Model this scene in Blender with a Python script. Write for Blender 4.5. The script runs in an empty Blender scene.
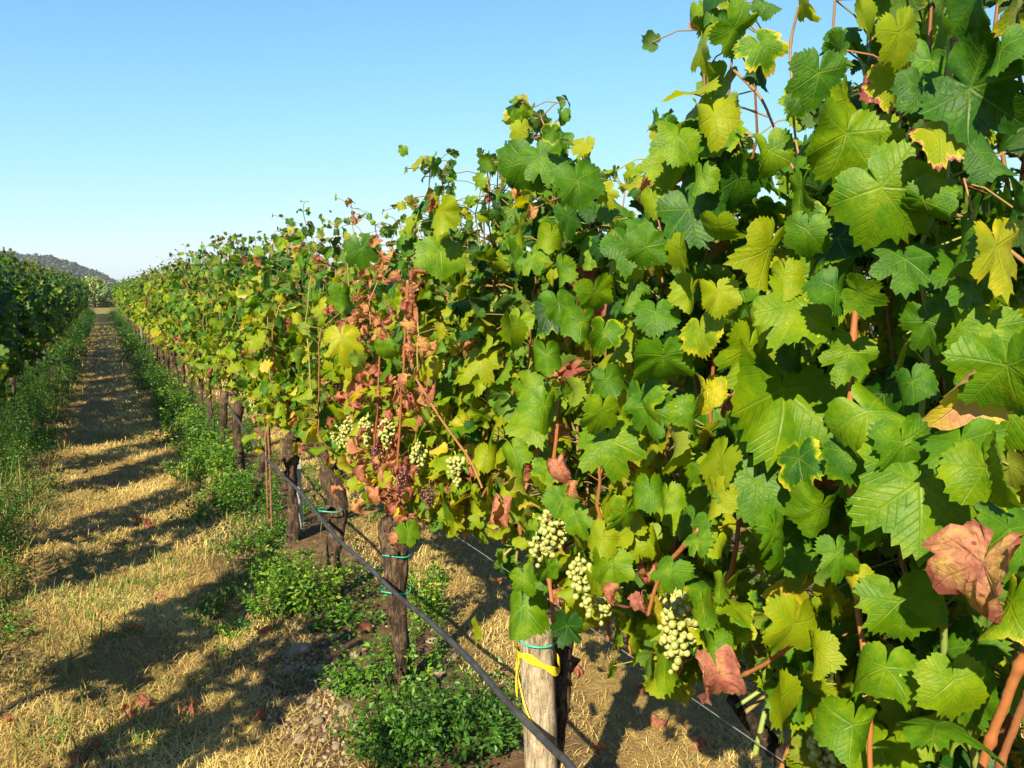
import bpy, math, random
import numpy as np
from mathutils import Vector, Matrix
R = math.radians
rng = np.random.default_rng(11)
scene = bpy.context.scene
col = scene.collection

# ------------------------------------------------------------------ camera
CAM = np.array([0.0, 0.0, 1.6]); PITCH = R(6.7); YAW = R(27.0); FPX = 800.0
cd = bpy.data.cameras.new('camera'); cd.sensor_width = 36; cd.lens = 36 * FPX / 1024
cd.clip_start = 0.05; cd.clip_end = 6000
cam = bpy.data.objects.new('camera', cd); col.objects.link(cam)
cam.location = CAM; cam.rotation_euler = (R(90) - PITCH, 0, -YAW)
scene.camera = cam

# ------------------------------------------------------------------ light
SUN_EL = R(34); SX, SY = 0.71, 0.70           # horizontal direction the light travels in
travel = Vector((SX * math.cos(SUN_EL), SY * math.cos(SUN_EL), -math.sin(SUN_EL))).normalized()
SUNV = -np.array(travel)
w = bpy.data.worlds.new('World'); scene.world = w; w.use_nodes = True
nt = w.node_tree; bg = nt.nodes['Background']
sky = nt.nodes.new('ShaderNodeTexSky'); sky.sky_type = 'NISHITA'; sky.sun_disc = False
sky.sun_elevation = SUN_EL; sky.sun_rotation = math.atan2(-SX, -SY) % (2 * math.pi)
sky.altitude = 200; sky.air_density = 1.0; sky.dust_density = 0.0; sky.ozone_density = 3.0
sp_ = nt.nodes.new('ShaderNodeSeparateColor'); cb_ = nt.nodes.new('ShaderNodeCombineColor'); nt.links.new(sky.outputs[0], sp_.inputs[0])
def _m(op, a, b):
    n = nt.nodes.new('ShaderNodeMath'); n.operation = op
    for i, v in enumerate((a, b)):
        if isinstance(v, (int, float)): n.inputs[i].default_value = v
        else: nt.links.new(v, n.inputs[i])
    return n.outputs[0]
for i_, (mul_, k_) in enumerate(((.66, 5.1), (.95, 5.1), (1.45, 5.0))):     # compresses the very bright horizon band
    c_ = _m('MULTIPLY', sp_.outputs[i_], mul_)
    nt.links.new(_m('DIVIDE', c_, _m('POWER', _m('ADD', _m('POWER', _m('DIVIDE', c_, k_), 3.2), 1.0), 1 / 3.2)), cb_.inputs[i_])
nt.links.new(cb_.outputs[0], bg.inputs[0]); bg.inputs[1].default_value = 0.08
sd = bpy.data.lights.new('sun', 'SUN'); sd.energy = 5.0; sd.angle = R(0.5); sd.color = (1.0, 0.88, 0.60)
sun = bpy.data.objects.new('sun', sd); col.objects.link(sun)
sun.rotation_euler = travel.to_track_quat('-Z', 'Y').to_euler(); sun.location = (-5, -6, 8)
scene.view_settings.view_transform = 'Standard'; scene.view_settings.look = 'None'
scene.view_settings.exposure = 1.5; scene.view_settings.gamma = 1.0
scene.cycles.max_bounces = 5; scene.cycles.diffuse_bounces = 2; scene.cycles.transparent_max_bounces = 8

# ------------------------------------------------------------------ projection helpers
_cp, _sp, _cy, _sy = math.cos(PITCH), math.sin(PITCH), math.cos(YAW), math.sin(YAW)
F_ = np.array([_sy * _cp, _cy * _cp, -_sp]); U_ = np.array([_sy * _sp, _cy * _sp, _cp]); R_ = np.array([_cy, -_sy, 0.0])
def ray(px, py):
    return F_ + R_ * ((px - 512) / FPX) + U_ * ((384 - py) / FPX)
def at_x(px, py, x):
    d = ray(px, py); t = x / d[0]; return CAM + d * t, t
def at_g(px, py, z=0.0):
    d = ray(px, py); t = (z - CAM[2]) / d[2]; return CAM + d * t
def nrm(v):
    v = np.asarray(v, float); return v / (np.linalg.norm(v) + 1e-12)

# ------------------------------------------------------------------ tagging
def tag(o, label=None, cat=None, group=None, kind=None):
    if label: o['label'] = label
    if cat: o['category'] = cat
    if group: o['group'] = group
    if kind: o['kind'] = kind
    return o
def empty(name, loc):
    o = bpy.data.objects.new(name, None); col.objects.link(o); o.location = loc
    o.empty_display_size = 0.1; return o
def copy_tree(o, parent=None):
    c = o.copy(); col.objects.link(c); c.parent = parent
    for ch in list(o.children): copy_tree(ch, c)
    return c

# ------------------------------------------------------------------ mesh accumulator
class Acc:
    def __init__(s): s.V = []; s.T = []; s.A = []; s.L = []; s.n = 0
    def add(s, V, T, a=None, l=None):
        V = np.asarray(V, np.float32).reshape(-1, 3); n = len(V)
        s.V.append(V); s.T.append(np.asarray(T, np.int32).reshape(-1, 3) + s.n); s.n += n
        if a is None: a = (0.5, 0.5, 0, 1)
        s.A.append(np.broadcast_to(np.asarray(a, np.float32), (n, 4)))
        s.L.append(np.zeros((n, 3), np.float32) if l is None else np.asarray(l, np.float32))
    def build(s, name, mat, parent=None, smooth=True, off=None):
        me = mesh_of(name, s, mat, smooth, off)
        o = bpy.data.objects.new(name, me); col.objects.link(o); o.parent = parent
        return o
def mesh_of(name, s, mat, smooth=True, off=None):
    V = np.concatenate(s.V); T = np.concatenate(s.T)
    if off is not None: V = V - np.asarray(off, np.float32)
    me = bpy.data.meshes.new(name)
    me.vertices.add(len(V)); me.vertices.foreach_set('co', V.ravel())
    me.loops.add(T.size); me.loops.foreach_set('vertex_index', T.ravel())
    me.polygons.add(len(T)); me.polygons.foreach_set('loop_start', np.arange(0, T.size, 3, dtype=np.int32))
    me.polygons.foreach_set('loop_total', np.full(len(T), 3, np.int32))
    me.polygons.foreach_set('use_smooth', np.full(len(T), smooth))
    a = me.attributes.new('lc', 'FLOAT_COLOR', 'POINT'); a.data.foreach_set('color', np.concatenate(s.A).ravel())
    l = me.attributes.new('luv', 'FLOAT_VECTOR', 'POINT'); l.data.foreach_set('vector', np.concatenate(s.L).ravel())
    me.materials.append(mat); me.update(calc_edges=True); me.validate()
    return me

# ------------------------------------------------------------------ node helper
class NB:
    def __init__(s, name):
        s.m = bpy.data.materials.new(name); s.m.use_nodes = True; s.t = s.m.node_tree
        s.t.nodes.clear(); s.out = s.t.nodes.new('ShaderNodeOutputMaterial')
    def put(s, sock, v):
        if isinstance(v, bpy.types.NodeSocket): s.t.links.new(v, sock)
        elif v is not None: sock.default_value = v
    def M(s, op, a, b=None, c=None, clamp=False):
        n = s.t.nodes.new('ShaderNodeMath'); n.operation = op; n.use_clamp = clamp
        for i, v in enumerate((a, b, c)): s.put(n.inputs[i], v)
        return n.outputs[0]
    def attr(s, name):
        n = s.t.nodes.new('ShaderNodeAttribute'); n.attribute_name = name; return n
    def sep(s, v):
        n = s.t.nodes.new('ShaderNodeSeparateXYZ'); s.put(n.inputs[0], v); return n.outputs
    def noise(s, vec, scale, detail=4, rough=0.55, dist=0):
        n = s.t.nodes.new('ShaderNodeTexNoise'); s.put(n.inputs['Vector'], vec)
        n.inputs['Scale'].default_value = scale; n.inputs['Detail'].default_value = detail
        n.inputs['Roughness'].default_value = rough; n.inputs['Distortion'].default_value = dist
        return n.outputs[0]
    def ramp(s, fac, stops):
        n = s.t.nodes.new('ShaderNodeValToRGB'); s.put(n.inputs[0], fac); e = n.color_ramp.elements
        while len(e) < len(stops): e.new(0.5)
        for k, (p, c) in enumerate(stops): e[k].position = p; e[k].color = (*c, 1)
        return n.outputs[0]
    def mix(s, f, a, b, mode='MIX'):
        n = s.t.nodes.new('ShaderNodeMix'); n.data_type = 'RGBA'; n.blend_type = mode
        s.put(n.inputs[0], f)
        for i, v in ((6, a), (7, b)):
            s.put(n.inputs[i], (*v, 1) if isinstance(v, tuple) and len(v) == 3 else v)
        return n.outputs[2]
    def smooth(s, v, lo, hi, a=0.0, b=1.0):
        n = s.t.nodes.new('ShaderNodeMapRange'); n.interpolation_type = 'SMOOTHSTEP'
        s.put(n.inputs[0], v); n.inputs[1].default_value = lo; n.inputs[2].default_value = hi
        n.inputs[3].default_value = a; n.inputs[4].default_value = b; return n.outputs[0]
    def vmul(s, v, k):
        n = s.t.nodes.new('ShaderNodeVectorMath'); n.operation = 'MULTIPLY'; s.put(n.inputs[0], v); n.inputs[1].default_value = k
        return n.outputs[0]
    def coord(s, which='Object'):
        return s.t.nodes.new('ShaderNodeTexCoord').outputs[which]
    def bump(s, h, strength=0.5, dist=0.01):
        n = s.t.nodes.new('ShaderNodeBump'); s.put(n.inputs['Height'], h)
        n.inputs['Strength'].default_value = strength; n.inputs['Distance'].default_value = dist; return n.outputs[0]
    def bsdf(s, color, rough=0.6, normal=None, **kw):
        n = s.t.nodes.new('ShaderNodeBsdfPrincipled')
        s.put(n.inputs['Base Color'], (*color, 1) if isinstance(color, tuple) else color)
        s.put(n.inputs['Roughness'], rough)
        if normal is not None: s.put(n.inputs['Normal'], normal)
        for k, v in kw.items(): s.put(n.inputs[k.replace('_', ' ')], v)
        return n.outputs[0]
    def surf(s, x): s.t.links.new(x, s.out.inputs[0]); return s.m
    def trans(s, base, color, fac, normal=None):
        t = s.t.nodes.new('ShaderNodeBsdfTranslucent'); s.put(t.inputs[0], color)
        m = s.t.nodes.new('ShaderNodeMixShader'); s.put(m.inputs[0], fac)
        s.t.links.new(base, m.inputs[1]); s.t.links.new(t.outputs[0], m.inputs[2]); return m.outputs[0]

# ------------------------------------------------------------------ materials
def leaf_material():
    b = NB('vine_leaf')
    lc = b.attr('lc'); cx = b.sep(lc.outputs['Color']); tone, rnd, dry = cx[0], cx[1], cx[2]
    uv = b.sep(b.attr('luv').outputs['Vector']); ax = b.M('ABSOLUTE', uv[0]); yy = b.M('MULTIPLY', uv[1], -1.0); rho = uv[2]
    prim = None; sec = None
    for deg in (0, 50, 108):
        dx, dy = math.sin(R(deg)), math.cos(R(deg))
        along = b.M('ADD', b.M('MULTIPLY', ax, dx), b.M('MULTIPLY', yy, dy))
        perp = b.M('ABSOLUTE', b.M('SUBTRACT', b.M('MULTIPLY', ax, dy), b.M('MULTIPLY', yy, dx)))
        pos = b.M('GREATER_THAN', along, 0.0)
        wv = b.M('SUBTRACT', 0.034, b.M('MULTIPLY', along, 0.026))
        v = b.M('MULTIPLY', pos, b.M('SUBTRACT', 1.0, b.M('DIVIDE', perp, wv), clamp=True))
        prim = v if prim is None else b.M('MAXIMUM', prim, v)
        sarg = b.M('FRACT', b.M('MULTIPLY', b.M('SUBTRACT', along, b.M('MULTIPLY', perp, 0.95)), 7.5))
        tri = b.M('ABSOLUTE', b.M('SUBTRACT', sarg, 0.5))
        s2 = b.M('MULTIPLY', b.M('SUBTRACT', 1.0, b.M('MULTIPLY', tri, 9.0), clamp=True),
                 b.M('LESS_THAN', perp, b.M('MULTIPLY', along, 0.48)))
        sec = s2 if sec is None else b.M('MAXIMUM', sec, s2)
    comb = b.t.nodes.new('ShaderNodeCombineXYZ'); b.put(comb.inputs[0], uv[0]); b.put(comb.inputs[1], uv[1])
    b.put(comb.inputs[2], b.M('MULTIPLY', rnd, 37.0))
    n1 = b.noise(comb.outputs[0], 2.2, 4, 0.6)
    n2 = b.noise(comb.outputs[0], 9.0, 4, 0.7)
    t = b.M('ADD', tone, b.M('MULTIPLY', b.M('SUBTRACT', n1, 0.5), 0.38))
    t = b.M('ADD', t, b.M('MULTIPLY', b.M('SUBTRACT', n2, 0.5), 0.10))
    # edge yellowing where the leaf is already turning (per-leaf random)
    edge = b.M('MULTIPLY', b.smooth(b.M('ADD', rho, b.M('MULTIPLY', b.M('SUBTRACT', n1, 0.5), 0.9)), 0.72, 1.05), b.smooth(rnd, 0.88, 1.0, 0, 0.5))
    t = b.M('ADD', t, edge)
    # rusty spots
    vor = b.t.nodes.new('ShaderNodeTexVoronoi'); vor.inputs['Scale'].default_value = 3.2; b.put(vor.inputs['Vector'], comb.outputs[0])
    spot = b.M('MULTIPLY', b.smooth(b.M('ADD', vor.outputs['Distance'], b.M('MULTIPLY', n2, 0.25)), 0.15, 0.25, 1, 0), b.smooth(rnd, 0.55, 0.7, 0, 0.42))
    spot = b.M('MULTIPLY', spot, b.M('GREATER_THAN', b.M('FRACT', b.M('MULTIPLY', rnd, 13.7)), 0.5))
    t = b.M('ADD', t, spot, clamp=False)
    t = b.M('MINIMUM', b.M('MAXIMUM', t, b.M('MULTIPLY', dry, 0.84)), 1.0)
    c = b.ramp(t, [(0.0, (.006, .034, .006)), (.18, (.016, .072, .004)), (.35, (.060, .150, .002)), (.50, (.165, .240, .002)),
                   (.70, (.27, .29, .008)), (.79, (.50, .40, .015)), (.86, (.50, .27, .13)), (.93, (.43, .16, .125)), (1.0, (.25, .065, .06))])
    c = b.mix(b.M('MULTIPLY', dry, b.smooth(b.noise(comb.outputs[0], 5.0, 6, .75, 1.5), .42, .62, 0, .65)), c, (.20, .085, .045))
    dust = b.noise(comb.outputs[0], 26, 5, .8)
    c = b.mix(b.smooth(dust, .55, .78, 0, .16), c, (.20, .23, .08))
    c = b.mix(b.smooth(dust, .45, .25, 0, .35), c, (.012, .045, .008))
    vein_c = b.mix(0.5, c, (.28, .34, .06))
    vf = b.M('MULTIPLY', b.M('MAXIMUM', b.M('MULTIPLY', prim, 0.42), b.M('MULTIPLY', sec, 0.09)), b.M('SUBTRACT', 1.0, dry))
    c = b.mix(vf, c, vein_c)
    back = b.t.nodes.new('ShaderNodeNewGeometry').outputs['Backfacing']
    pale = b.mix(0.28, c, (.14, .20, .07))
    cf = b.mix(b.M('MULTIPLY', back, b.M('SUBTRACT', 1.0, dry)), c, pale)
    h = b.M('ADD', b.M('MULTIPLY', b.M('MAXIMUM', prim, b.M('MULTIPLY', sec, 0.6)), -0.6), b.M('MULTIPLY', n2, 0.8))
    nm = b.bump(h, 0.45, 0.0035)
    rgh = b.M('ADD', 0.34, b.M('MULTIPLY', n2, 0.22)); rgh = b.M('ADD', rgh, b.M('MULTIPLY', dry, 0.3))
    rgh = b.M('ADD', rgh, b.M('MULTIPLY', back, 0.25))
    base = b.bsdf(cf, rgh, nm, Specular_IOR_Level=0.26)
    tc = b.mix(1.0, c, (1.9, 1.75, 0.35), 'MULTIPLY')
    hs = b.trans(base, tc, b.M('ADD', 0.31, b.M('MULTIPLY', b.smooth(tone, 0.2, 0.7), 0.15)))
    return b.surf(hs)
M_LEAF = leaf_material()

def tone_material(name, stops, rough=0.6, tr=0.25, trc=(1.3, 1.4, .6), scale=30, spec=0.4):
    b = NB(name); s = b.sep(b.attr('lc').outputs['Color'])
    n = b.noise(b.coord(), scale, 3)
    c = b.ramp(b.M('ADD', s[0], b.M('MULTIPLY', b.M('SUBTRACT', n, .5), .2)), stops)
    x = b.bsdf(c, rough, Specular_IOR_Level=spec)
    if tr: x = b.trans(x, b.mix(1.0, c, trc, 'MULTIPLY'), tr)
    return b.surf(x)
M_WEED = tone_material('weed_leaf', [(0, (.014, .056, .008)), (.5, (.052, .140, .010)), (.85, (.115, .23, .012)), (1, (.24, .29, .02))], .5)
M_STRAW = tone_material('straw_blade', [(0, (.10, .17, .03)), (.18, (.22, .22, .05)), (.32, (.32, .215, .075)), (.65, (.48, .345, .11)), (1, (.64, .50, .19))], .7, .2, (1.2, 1.1, .8))
M_CANE = tone_material('cane_bark', [(0, (.16, .22, .05)), (.35, (.20, .11, .045)), (.7, (.27, .095, .032)), (1, (.13, .06, .035))], .5, 0, scale=60)
M_FAR = tone_material('tree_leaf', [(0, (.04, .085, .03)), (.5, (.10, .16, .045)), (1, (.28, .30, .06))], .7, .15, scale=.4)
M_SCRUB = tone_material('scrub_leaf', [(0, (.02, .035, .025)), (.5, (.05, .06, .045)), (1, (.10, .085, .065))], .8, 0, scale=.05)

def bark_material(name, c0, c1, c2, bump=.9):
    b = NB(name); v = b.coord()
    n = b.noise(b.vmul(v, (1, 1, .22)), 70, 6, .7, 1.2); n2 = b.noise(v, 9, 4)
    h = b.M('ADD', b.M('MULTIPLY', n, .7), b.M('MULTIPLY', n2, .3))
    c = b.ramp(h, [(.40, c0), (.50, c1), (.62, c2)])
    return b.surf(b.bsdf(c, .9, b.bump(n, bump, .012), Specular_IOR_Level=.2))
M_BARK = bark_material('vine_bark', (.014, .009, .007), (.045, .029, .021), (.16, .105, .07))
M_POSTW = bark_material('weathered_wood', (.08, .06, .04), (.29, .23, .16), (.46, .38, .28), 1.0)
M_TREEB = bark_material('tree_bark', (.03, .02, .015), (.08, .06, .045), (.14, .11, .08))

def simple(name, c, rough=.5, metal=0, scale=40, var=.25, bump=0):
    b = NB(name); n = b.noise(b.coord(), scale, 4)
    cc = b.mix(b.smooth(n, .35, .7), tuple(x * (1 - var) for x in c), tuple(min(1, x * (1 + var)) for x in c))
    return b.surf(b.bsdf(cc, rough, b.bump(n, bump, .004) if bump else None, Metallic=metal))
M_HOSE = simple('black_polyethylene', (.035, .038, .046), .42, 0, 25, .3)
M_WIRE = simple('galvanised_wire', (.42, .43, .44), .45, .8)
M_STEEL = simple('galvanised_steel', (.36, .37, .38), .6, .4, 18, .2)
M_RUST = simple('rusty_steel', (.17, .075, .04), .85, .1, 70, .5, .5)
M_TAPE = simple('yellow_tape', (.62, .47, .02), .4, 0, 12, .12)
M_TIE = simple('green_tie', (.03, .33, .26), .45, 0, 30, .2)
M_STONE = simple('stone', (.25, .185, .125), .85, 0, 38, .4, .6)
def grape_material(name, c0, c1, bloom):
    b = NB(name); s = b.sep(b.attr('lc').outputs['Color']); n = b.noise(b.coord(), 260, 3)
    c = b.mix(b.M('ADD', b.M('MULTIPLY', s[0], .7), b.M('MULTIPLY', n, .3)), c0, c1)
    c = b.mix(b.M('MULTIPLY', b.smooth(n, .45, .62), .22), c, bloom)
    c = b.mix(b.M('MULTIPLY', b.smooth(b.noise(b.coord(), 900, 2), .66, .70), .8), c, (.12, .08, .03))
    x = b.bsdf(c, .22, Subsurface_Weight=.35, Subsurface_Scale=.006)
    return b.surf(x)
M_GRAPE = grape_material('green_grape', (.17, .23, .045), (.40, .37, .12), (.36, .40, .24))
M_PURPLE = grape_material('purple_grape', (.06, .018, .03), (.17, .05, .07), (.30, .22, .28))

def ground_material():
    b = NB('field_ground'); v = b.coord(); s = b.sep(b.attr('lc').outputs['Color'])
    n1 = b.noise(v, 1.3, 5, .6); n2 = b.noise(v, 16, 5, .7); n3 = b.noise(v, 90, 4, .75)
    soil = b.ramp(b.M('ADD', b.M('MULTIPLY', n2, .6), b.M('MULTIPLY', n3, .4)), [(.34, (.06, .034, .020)), (.52, (.14, .085, .05)), (.68, (.26, .175, .11))])
    straw = b.ramp(b.M('ADD', b.M('MULTIPLY', n2, .4), b.M('MULTIPLY', n3, .6)), [(.32, (.17, .11, .05)), (.5, (.27, .18, .065)), (.66, (.42, .30, .11))])
    f = b.smooth(b.M('ADD', s[0], b.M('MULTIPLY', b.M('SUBTRACT', n1, .5), .9)), .35, .65)
    c = b.mix(f, soil, straw)
    g = b.smooth(b.M('ADD', b.noise(b.vmul(v, (.5, 1.2, 1)), 1.9, 5, .65), b.M('MULTIPLY', s[1], .35)), .58, .72, 0, .75)
    c = b.mix(g, c, b.ramp(n3, [(.35, (.04, .075, .018)), (.65, (.12, .17, .035))]))
    return b.surf(b.bsdf(c, .95, b.bump(b.M('ADD', n3, b.M('MULTIPLY', n2, .8)), .9, .02), Specular_IOR_Level=.1))
M_GROUND = ground_material()

# ------------------------------------------------------------------ layout
RX = 0.97; LX = -1.08; RX2 = 3.2; RX3 = 5.4; LX2 = -3.45; ROW_END = 61
def bump1(x, c, wd): return np.exp(-((x - c) / wd) ** 2)
_ph = rng.uniform(0, 6.28, (14, 2)); _fr = rng.uniform(1.0, 9.0, (14, 2)) * rng.choice([-1, 1], (14, 2))
def gz(x, y):
    x = np.asarray(x, float); y = np.asarray(y, float)
    z = .05 * (bump1(x, RX, .35) + bump1(x, LX, .35) + bump1(x, RX2, .4) + bump1(x, LX2, .4) + bump1(x, RX3, .4))
    near = np.exp(-(np.maximum(np.abs(y) - 15, 0) / 20) ** 2) * np.exp(-(np.maximum(np.abs(x) - 4, 0) / 3) ** 2)
    m = 0
    for k in range(14): m = m + np.sin(_fr[k, 0] * x + _ph[k, 0]) * np.sin(_fr[k, 1] * y + _ph[k, 1]) / (1 + abs(_fr[k, 0]) + abs(_fr[k, 1]))
    return z + .045 * m * near
def strawness(x):
    return np.clip(bump1(x, -.03, .62) + bump1(x, 2.1, .75) + bump1(x, 4.3, .75) + bump1(x, -2.35, .7) + (np.abs(x) > 6) * .8, 0, 1)
def build_ground():
    def axis(dense_lo, dense_hi, step, lim_lo, lim_hi):
        a = list(np.arange(dense_lo, dense_hi, step)); s = step
        x = a[-1]
        while x < lim_hi: s *= 1.13; x += s; a.append(x)
        s = step; x = a[0]
        while x > lim_lo: s *= 1.2; x -= s; a.insert(0, x)
        return np.array(a)
    xs = axis(-3.2, 4.2, .05, -3500, 3500); ys = axis(-1, 14, .06, -3500, 3500)
    X, Y = np.meshgrid(xs, ys, indexing='ij'); Z = gz(X, Y)
    n, m = X.shape; idx = np.arange(n * m).reshape(n, m)
    a, b_, c, d = idx[:-1, :-1].ravel(), idx[1:, :-1].ravel(), idx[1:, 1:].ravel(), idx[:-1, 1:].ravel()
    T = np.concatenate([np.stack([a, b_, c], 1), np.stack([a, c, d], 1)])
    A = np.zeros((n * m, 4), np.float32); A[:, 0] = strawness(X).ravel(); A[:, 3] = 1
    A[:, 1] = (np.clip((Y - 12) / 40, 0, 1) * .5).ravel()
    acc = Acc(); acc.add(np.stack([X, Y, Z], -1).reshape(-1, 3), T, A)
    tag(acc.build('ground', M_GROUND), kind='structure')
build_ground()

# ------------------------------------------------------------------ distant hill
def build_hill():
    # a low wooded ridge about 450 m away, falling to the plain towards the end of the path
    D = 450.0; hd = nrm(ray(50, 290) * np.array([1, 1, 0])); side = np.array([hd[1], -hd[0], 0])
    dl = np.array([-400, -260, -150, -60, -45, -30, -15, 0, 9, 18, 25, 31, 36, 60])
    hl = np.array([34, 30, 26, 21.5, 20.8, 20.2, 19, 17, 14.5, 10.5, 7, 3.2, .5, -3])
    us = np.linspace(-400, 60, 180); vs = np.linspace(-90, 220, 60)
    Ug, Vg = np.meshgrid(us, vs, indexing='ij')
    def hh(U, V):
        h = np.interp(U, dl, hl)
        prof = np.where(V < 0, np.clip(1 + V / 90, 0, 1) ** 1.2, np.clip(1 - V / 230, 0, 1))
        wob = .8 * np.sin(U * .11 + V * .05) + .5 * np.sin(U * .31 + 1) + .4 * np.sin(V * .21 + U * .07)
        return (h + wob * np.clip(h / 8, 0, 1) * .5) * prof - .5
    Z = hh(Ug, Vg); P = hd * (D + Vg[..., None]) + side * Ug[..., None]; P[..., 2] = Z
    n, m = Ug.shape; idx = np.arange(n * m).reshape(n, m)
    a, b_, c, d = idx[:-1, :-1].ravel(), idx[1:, :-1].ravel(), idx[1:, 1:].ravel(), idx[:-1, 1:].ravel()
    acc = Acc(); acc.add(P.reshape(-1, 3), np.concatenate([np.stack([a, b_, c], 1), np.stack([a, c, d], 1)]), (.5, 0, 0, 1))
    hm = tone_material('hill_ground', [(0, (.05, .05, .03)), (.5, (.11, .085, .055)), (1, (.17, .12, .08))], .95, 0, scale=.08)
    tag(acc.build('hills', hm), kind='structure')
    acc = Acc()
    N = 5200; u = rng.uniform(-200, 38, N); v = rng.uniform(-88, 14, N)
    for k in range(N):
        h = hh(u[k], v[k])
        if h < 0: continue
        r = rng.uniform(.7, 2.0) * (1.0 if v[k] < -5 else .85)
        c = hd * (D + v[k]) + side * u[k]; c[2] = h + r * .45
        tone = rng.choice([.1, .3, .55, .85], p=[.3, .3, .25, .15]); q = 16
        dirs = rng.normal(size=(q, 3)); dirs /= np.linalg.norm(dirs, axis=1)[:, None]; dirs[:, 2] = np.abs(dirs[:, 2]) * .9
        cc = c + dirs * r * rng.uniform(.5, 1, (q, 1)); e1 = rng.normal(size=(q, 3)); e1 /= np.linalg.norm(e1, axis=1)[:, None]
        e2 = np.cross(dirs, e1); s = r * .55
        V3 = np.stack([cc + e1 * s, cc + e2 * s, cc - e1 * s - e2 * s * .3], 1).reshape(-1, 3)
        acc.add(V3, np.arange(q * 3), (np.clip(tone + rng.normal() * .08, 0, 1), 0, 0, 1))
    tag(acc.build('hillside_scrub', M_SCRUB, smooth=False), 'brownish scrub and bushes covering the distant hillside', 'scrub', kind='stuff')
build_hill()

# ------------------------------------------------------------------ tubes
def tube(acc, pts, rad, sides=6, a=None, wob=0.0, cap=True, r2=None, seedrng=None, nodes=0):
    if nodes:       # swollen joints along a cane, each slightly kinked
        m = 60; ctrl = np.asarray(pts, float); pts = smooth_path(ctrl, m); rad = np.interp(np.linspace(0, 1, m), np.linspace(0, 1, len(rad)), rad)
        L_ = np.concatenate([[0], np.cumsum(np.linalg.norm(np.diff(pts, axis=0), axis=1))]); ph_ = (L_ / .085) % 1.0
        rad = rad * (1 + .38 * np.exp(-((ph_ - .5) / .07) ** 2)); k_ = np.floor(L_ / .085).astype(int)
        pts = pts + np.stack([np.zeros(m), np.where(k_ % 2, 1, -1) * (ph_ - .5) * .004, np.zeros(m)], 1)
    pts = np.asarray(pts, float); n = len(pts); rad = np.broadcast_to(np.asarray(rad, float), (n,))
    tan = np.gradient(pts, axis=0); tan /= np.linalg.norm(tan, axis=1)[:, None] + 1e-9
    ref = np.array([1.0, 0, 0]) if abs(tan[0][0]) < .8 else np.array([0, 1.0, 0])
    th = np.linspace(0, 2 * math.pi, sides, endpoint=False); V = []
    for i in range(n):
        u = nrm(ref - tan[i] * ref.dot(tan[i])); ref = u; v = np.cross(tan[i], u)
        rr = rad[i] * np.ones(sides)
        if wob and seedrng is not None: rr = rr * (1 + wob * seedrng.normal(size=sides))
        if r2 is not None: rr = rr * r2[i]
        V.append(pts[i] + np.outer(np.cos(th) * rr, u) + np.outer(np.sin(th) * rr, v))
    V = np.concatenate(V); T = []
    for i in range(n - 1):
        for j in range(sides):
            p, q = i * sides + j, i * sides + (j + 1) % sides
            T += [(p, q, q + sides), (p, q + sides, p + sides)]
    if cap:
        V = np.concatenate([V, pts[:1], pts[-1:]]); c0, c1 = n * sides, n * sides + 1
        for j in range(sides):
            T.append((c0, (j + 1) % sides, j)); T.append((c1, (n - 1) * sides + j, (n - 1) * sides + (j + 1) % sides))
    acc.add(V, T, a)
def smooth_path(ctrl, n):
    ctrl = np.asarray(ctrl, float); t = np.linspace(0, len(ctrl) - 1, n); out = []
    P = np.concatenate([[2 * ctrl[0] - ctrl[1]], ctrl, [2 * ctrl[-1] - ctrl[-2]]])
    for x in t:
        i = min(int(x), len(ctrl) - 2); f = x - i; p0, p1, p2, p3 = P[i:i + 4]
        out.append(.5 * (2 * p1 + (p2 - p0) * f + (2 * p0 - 5 * p1 + 4 * p2 - p3) * f * f + (3 * p1 - p0 - 3 * p2 + p3) * f ** 3))
    return np.array(out)

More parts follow.
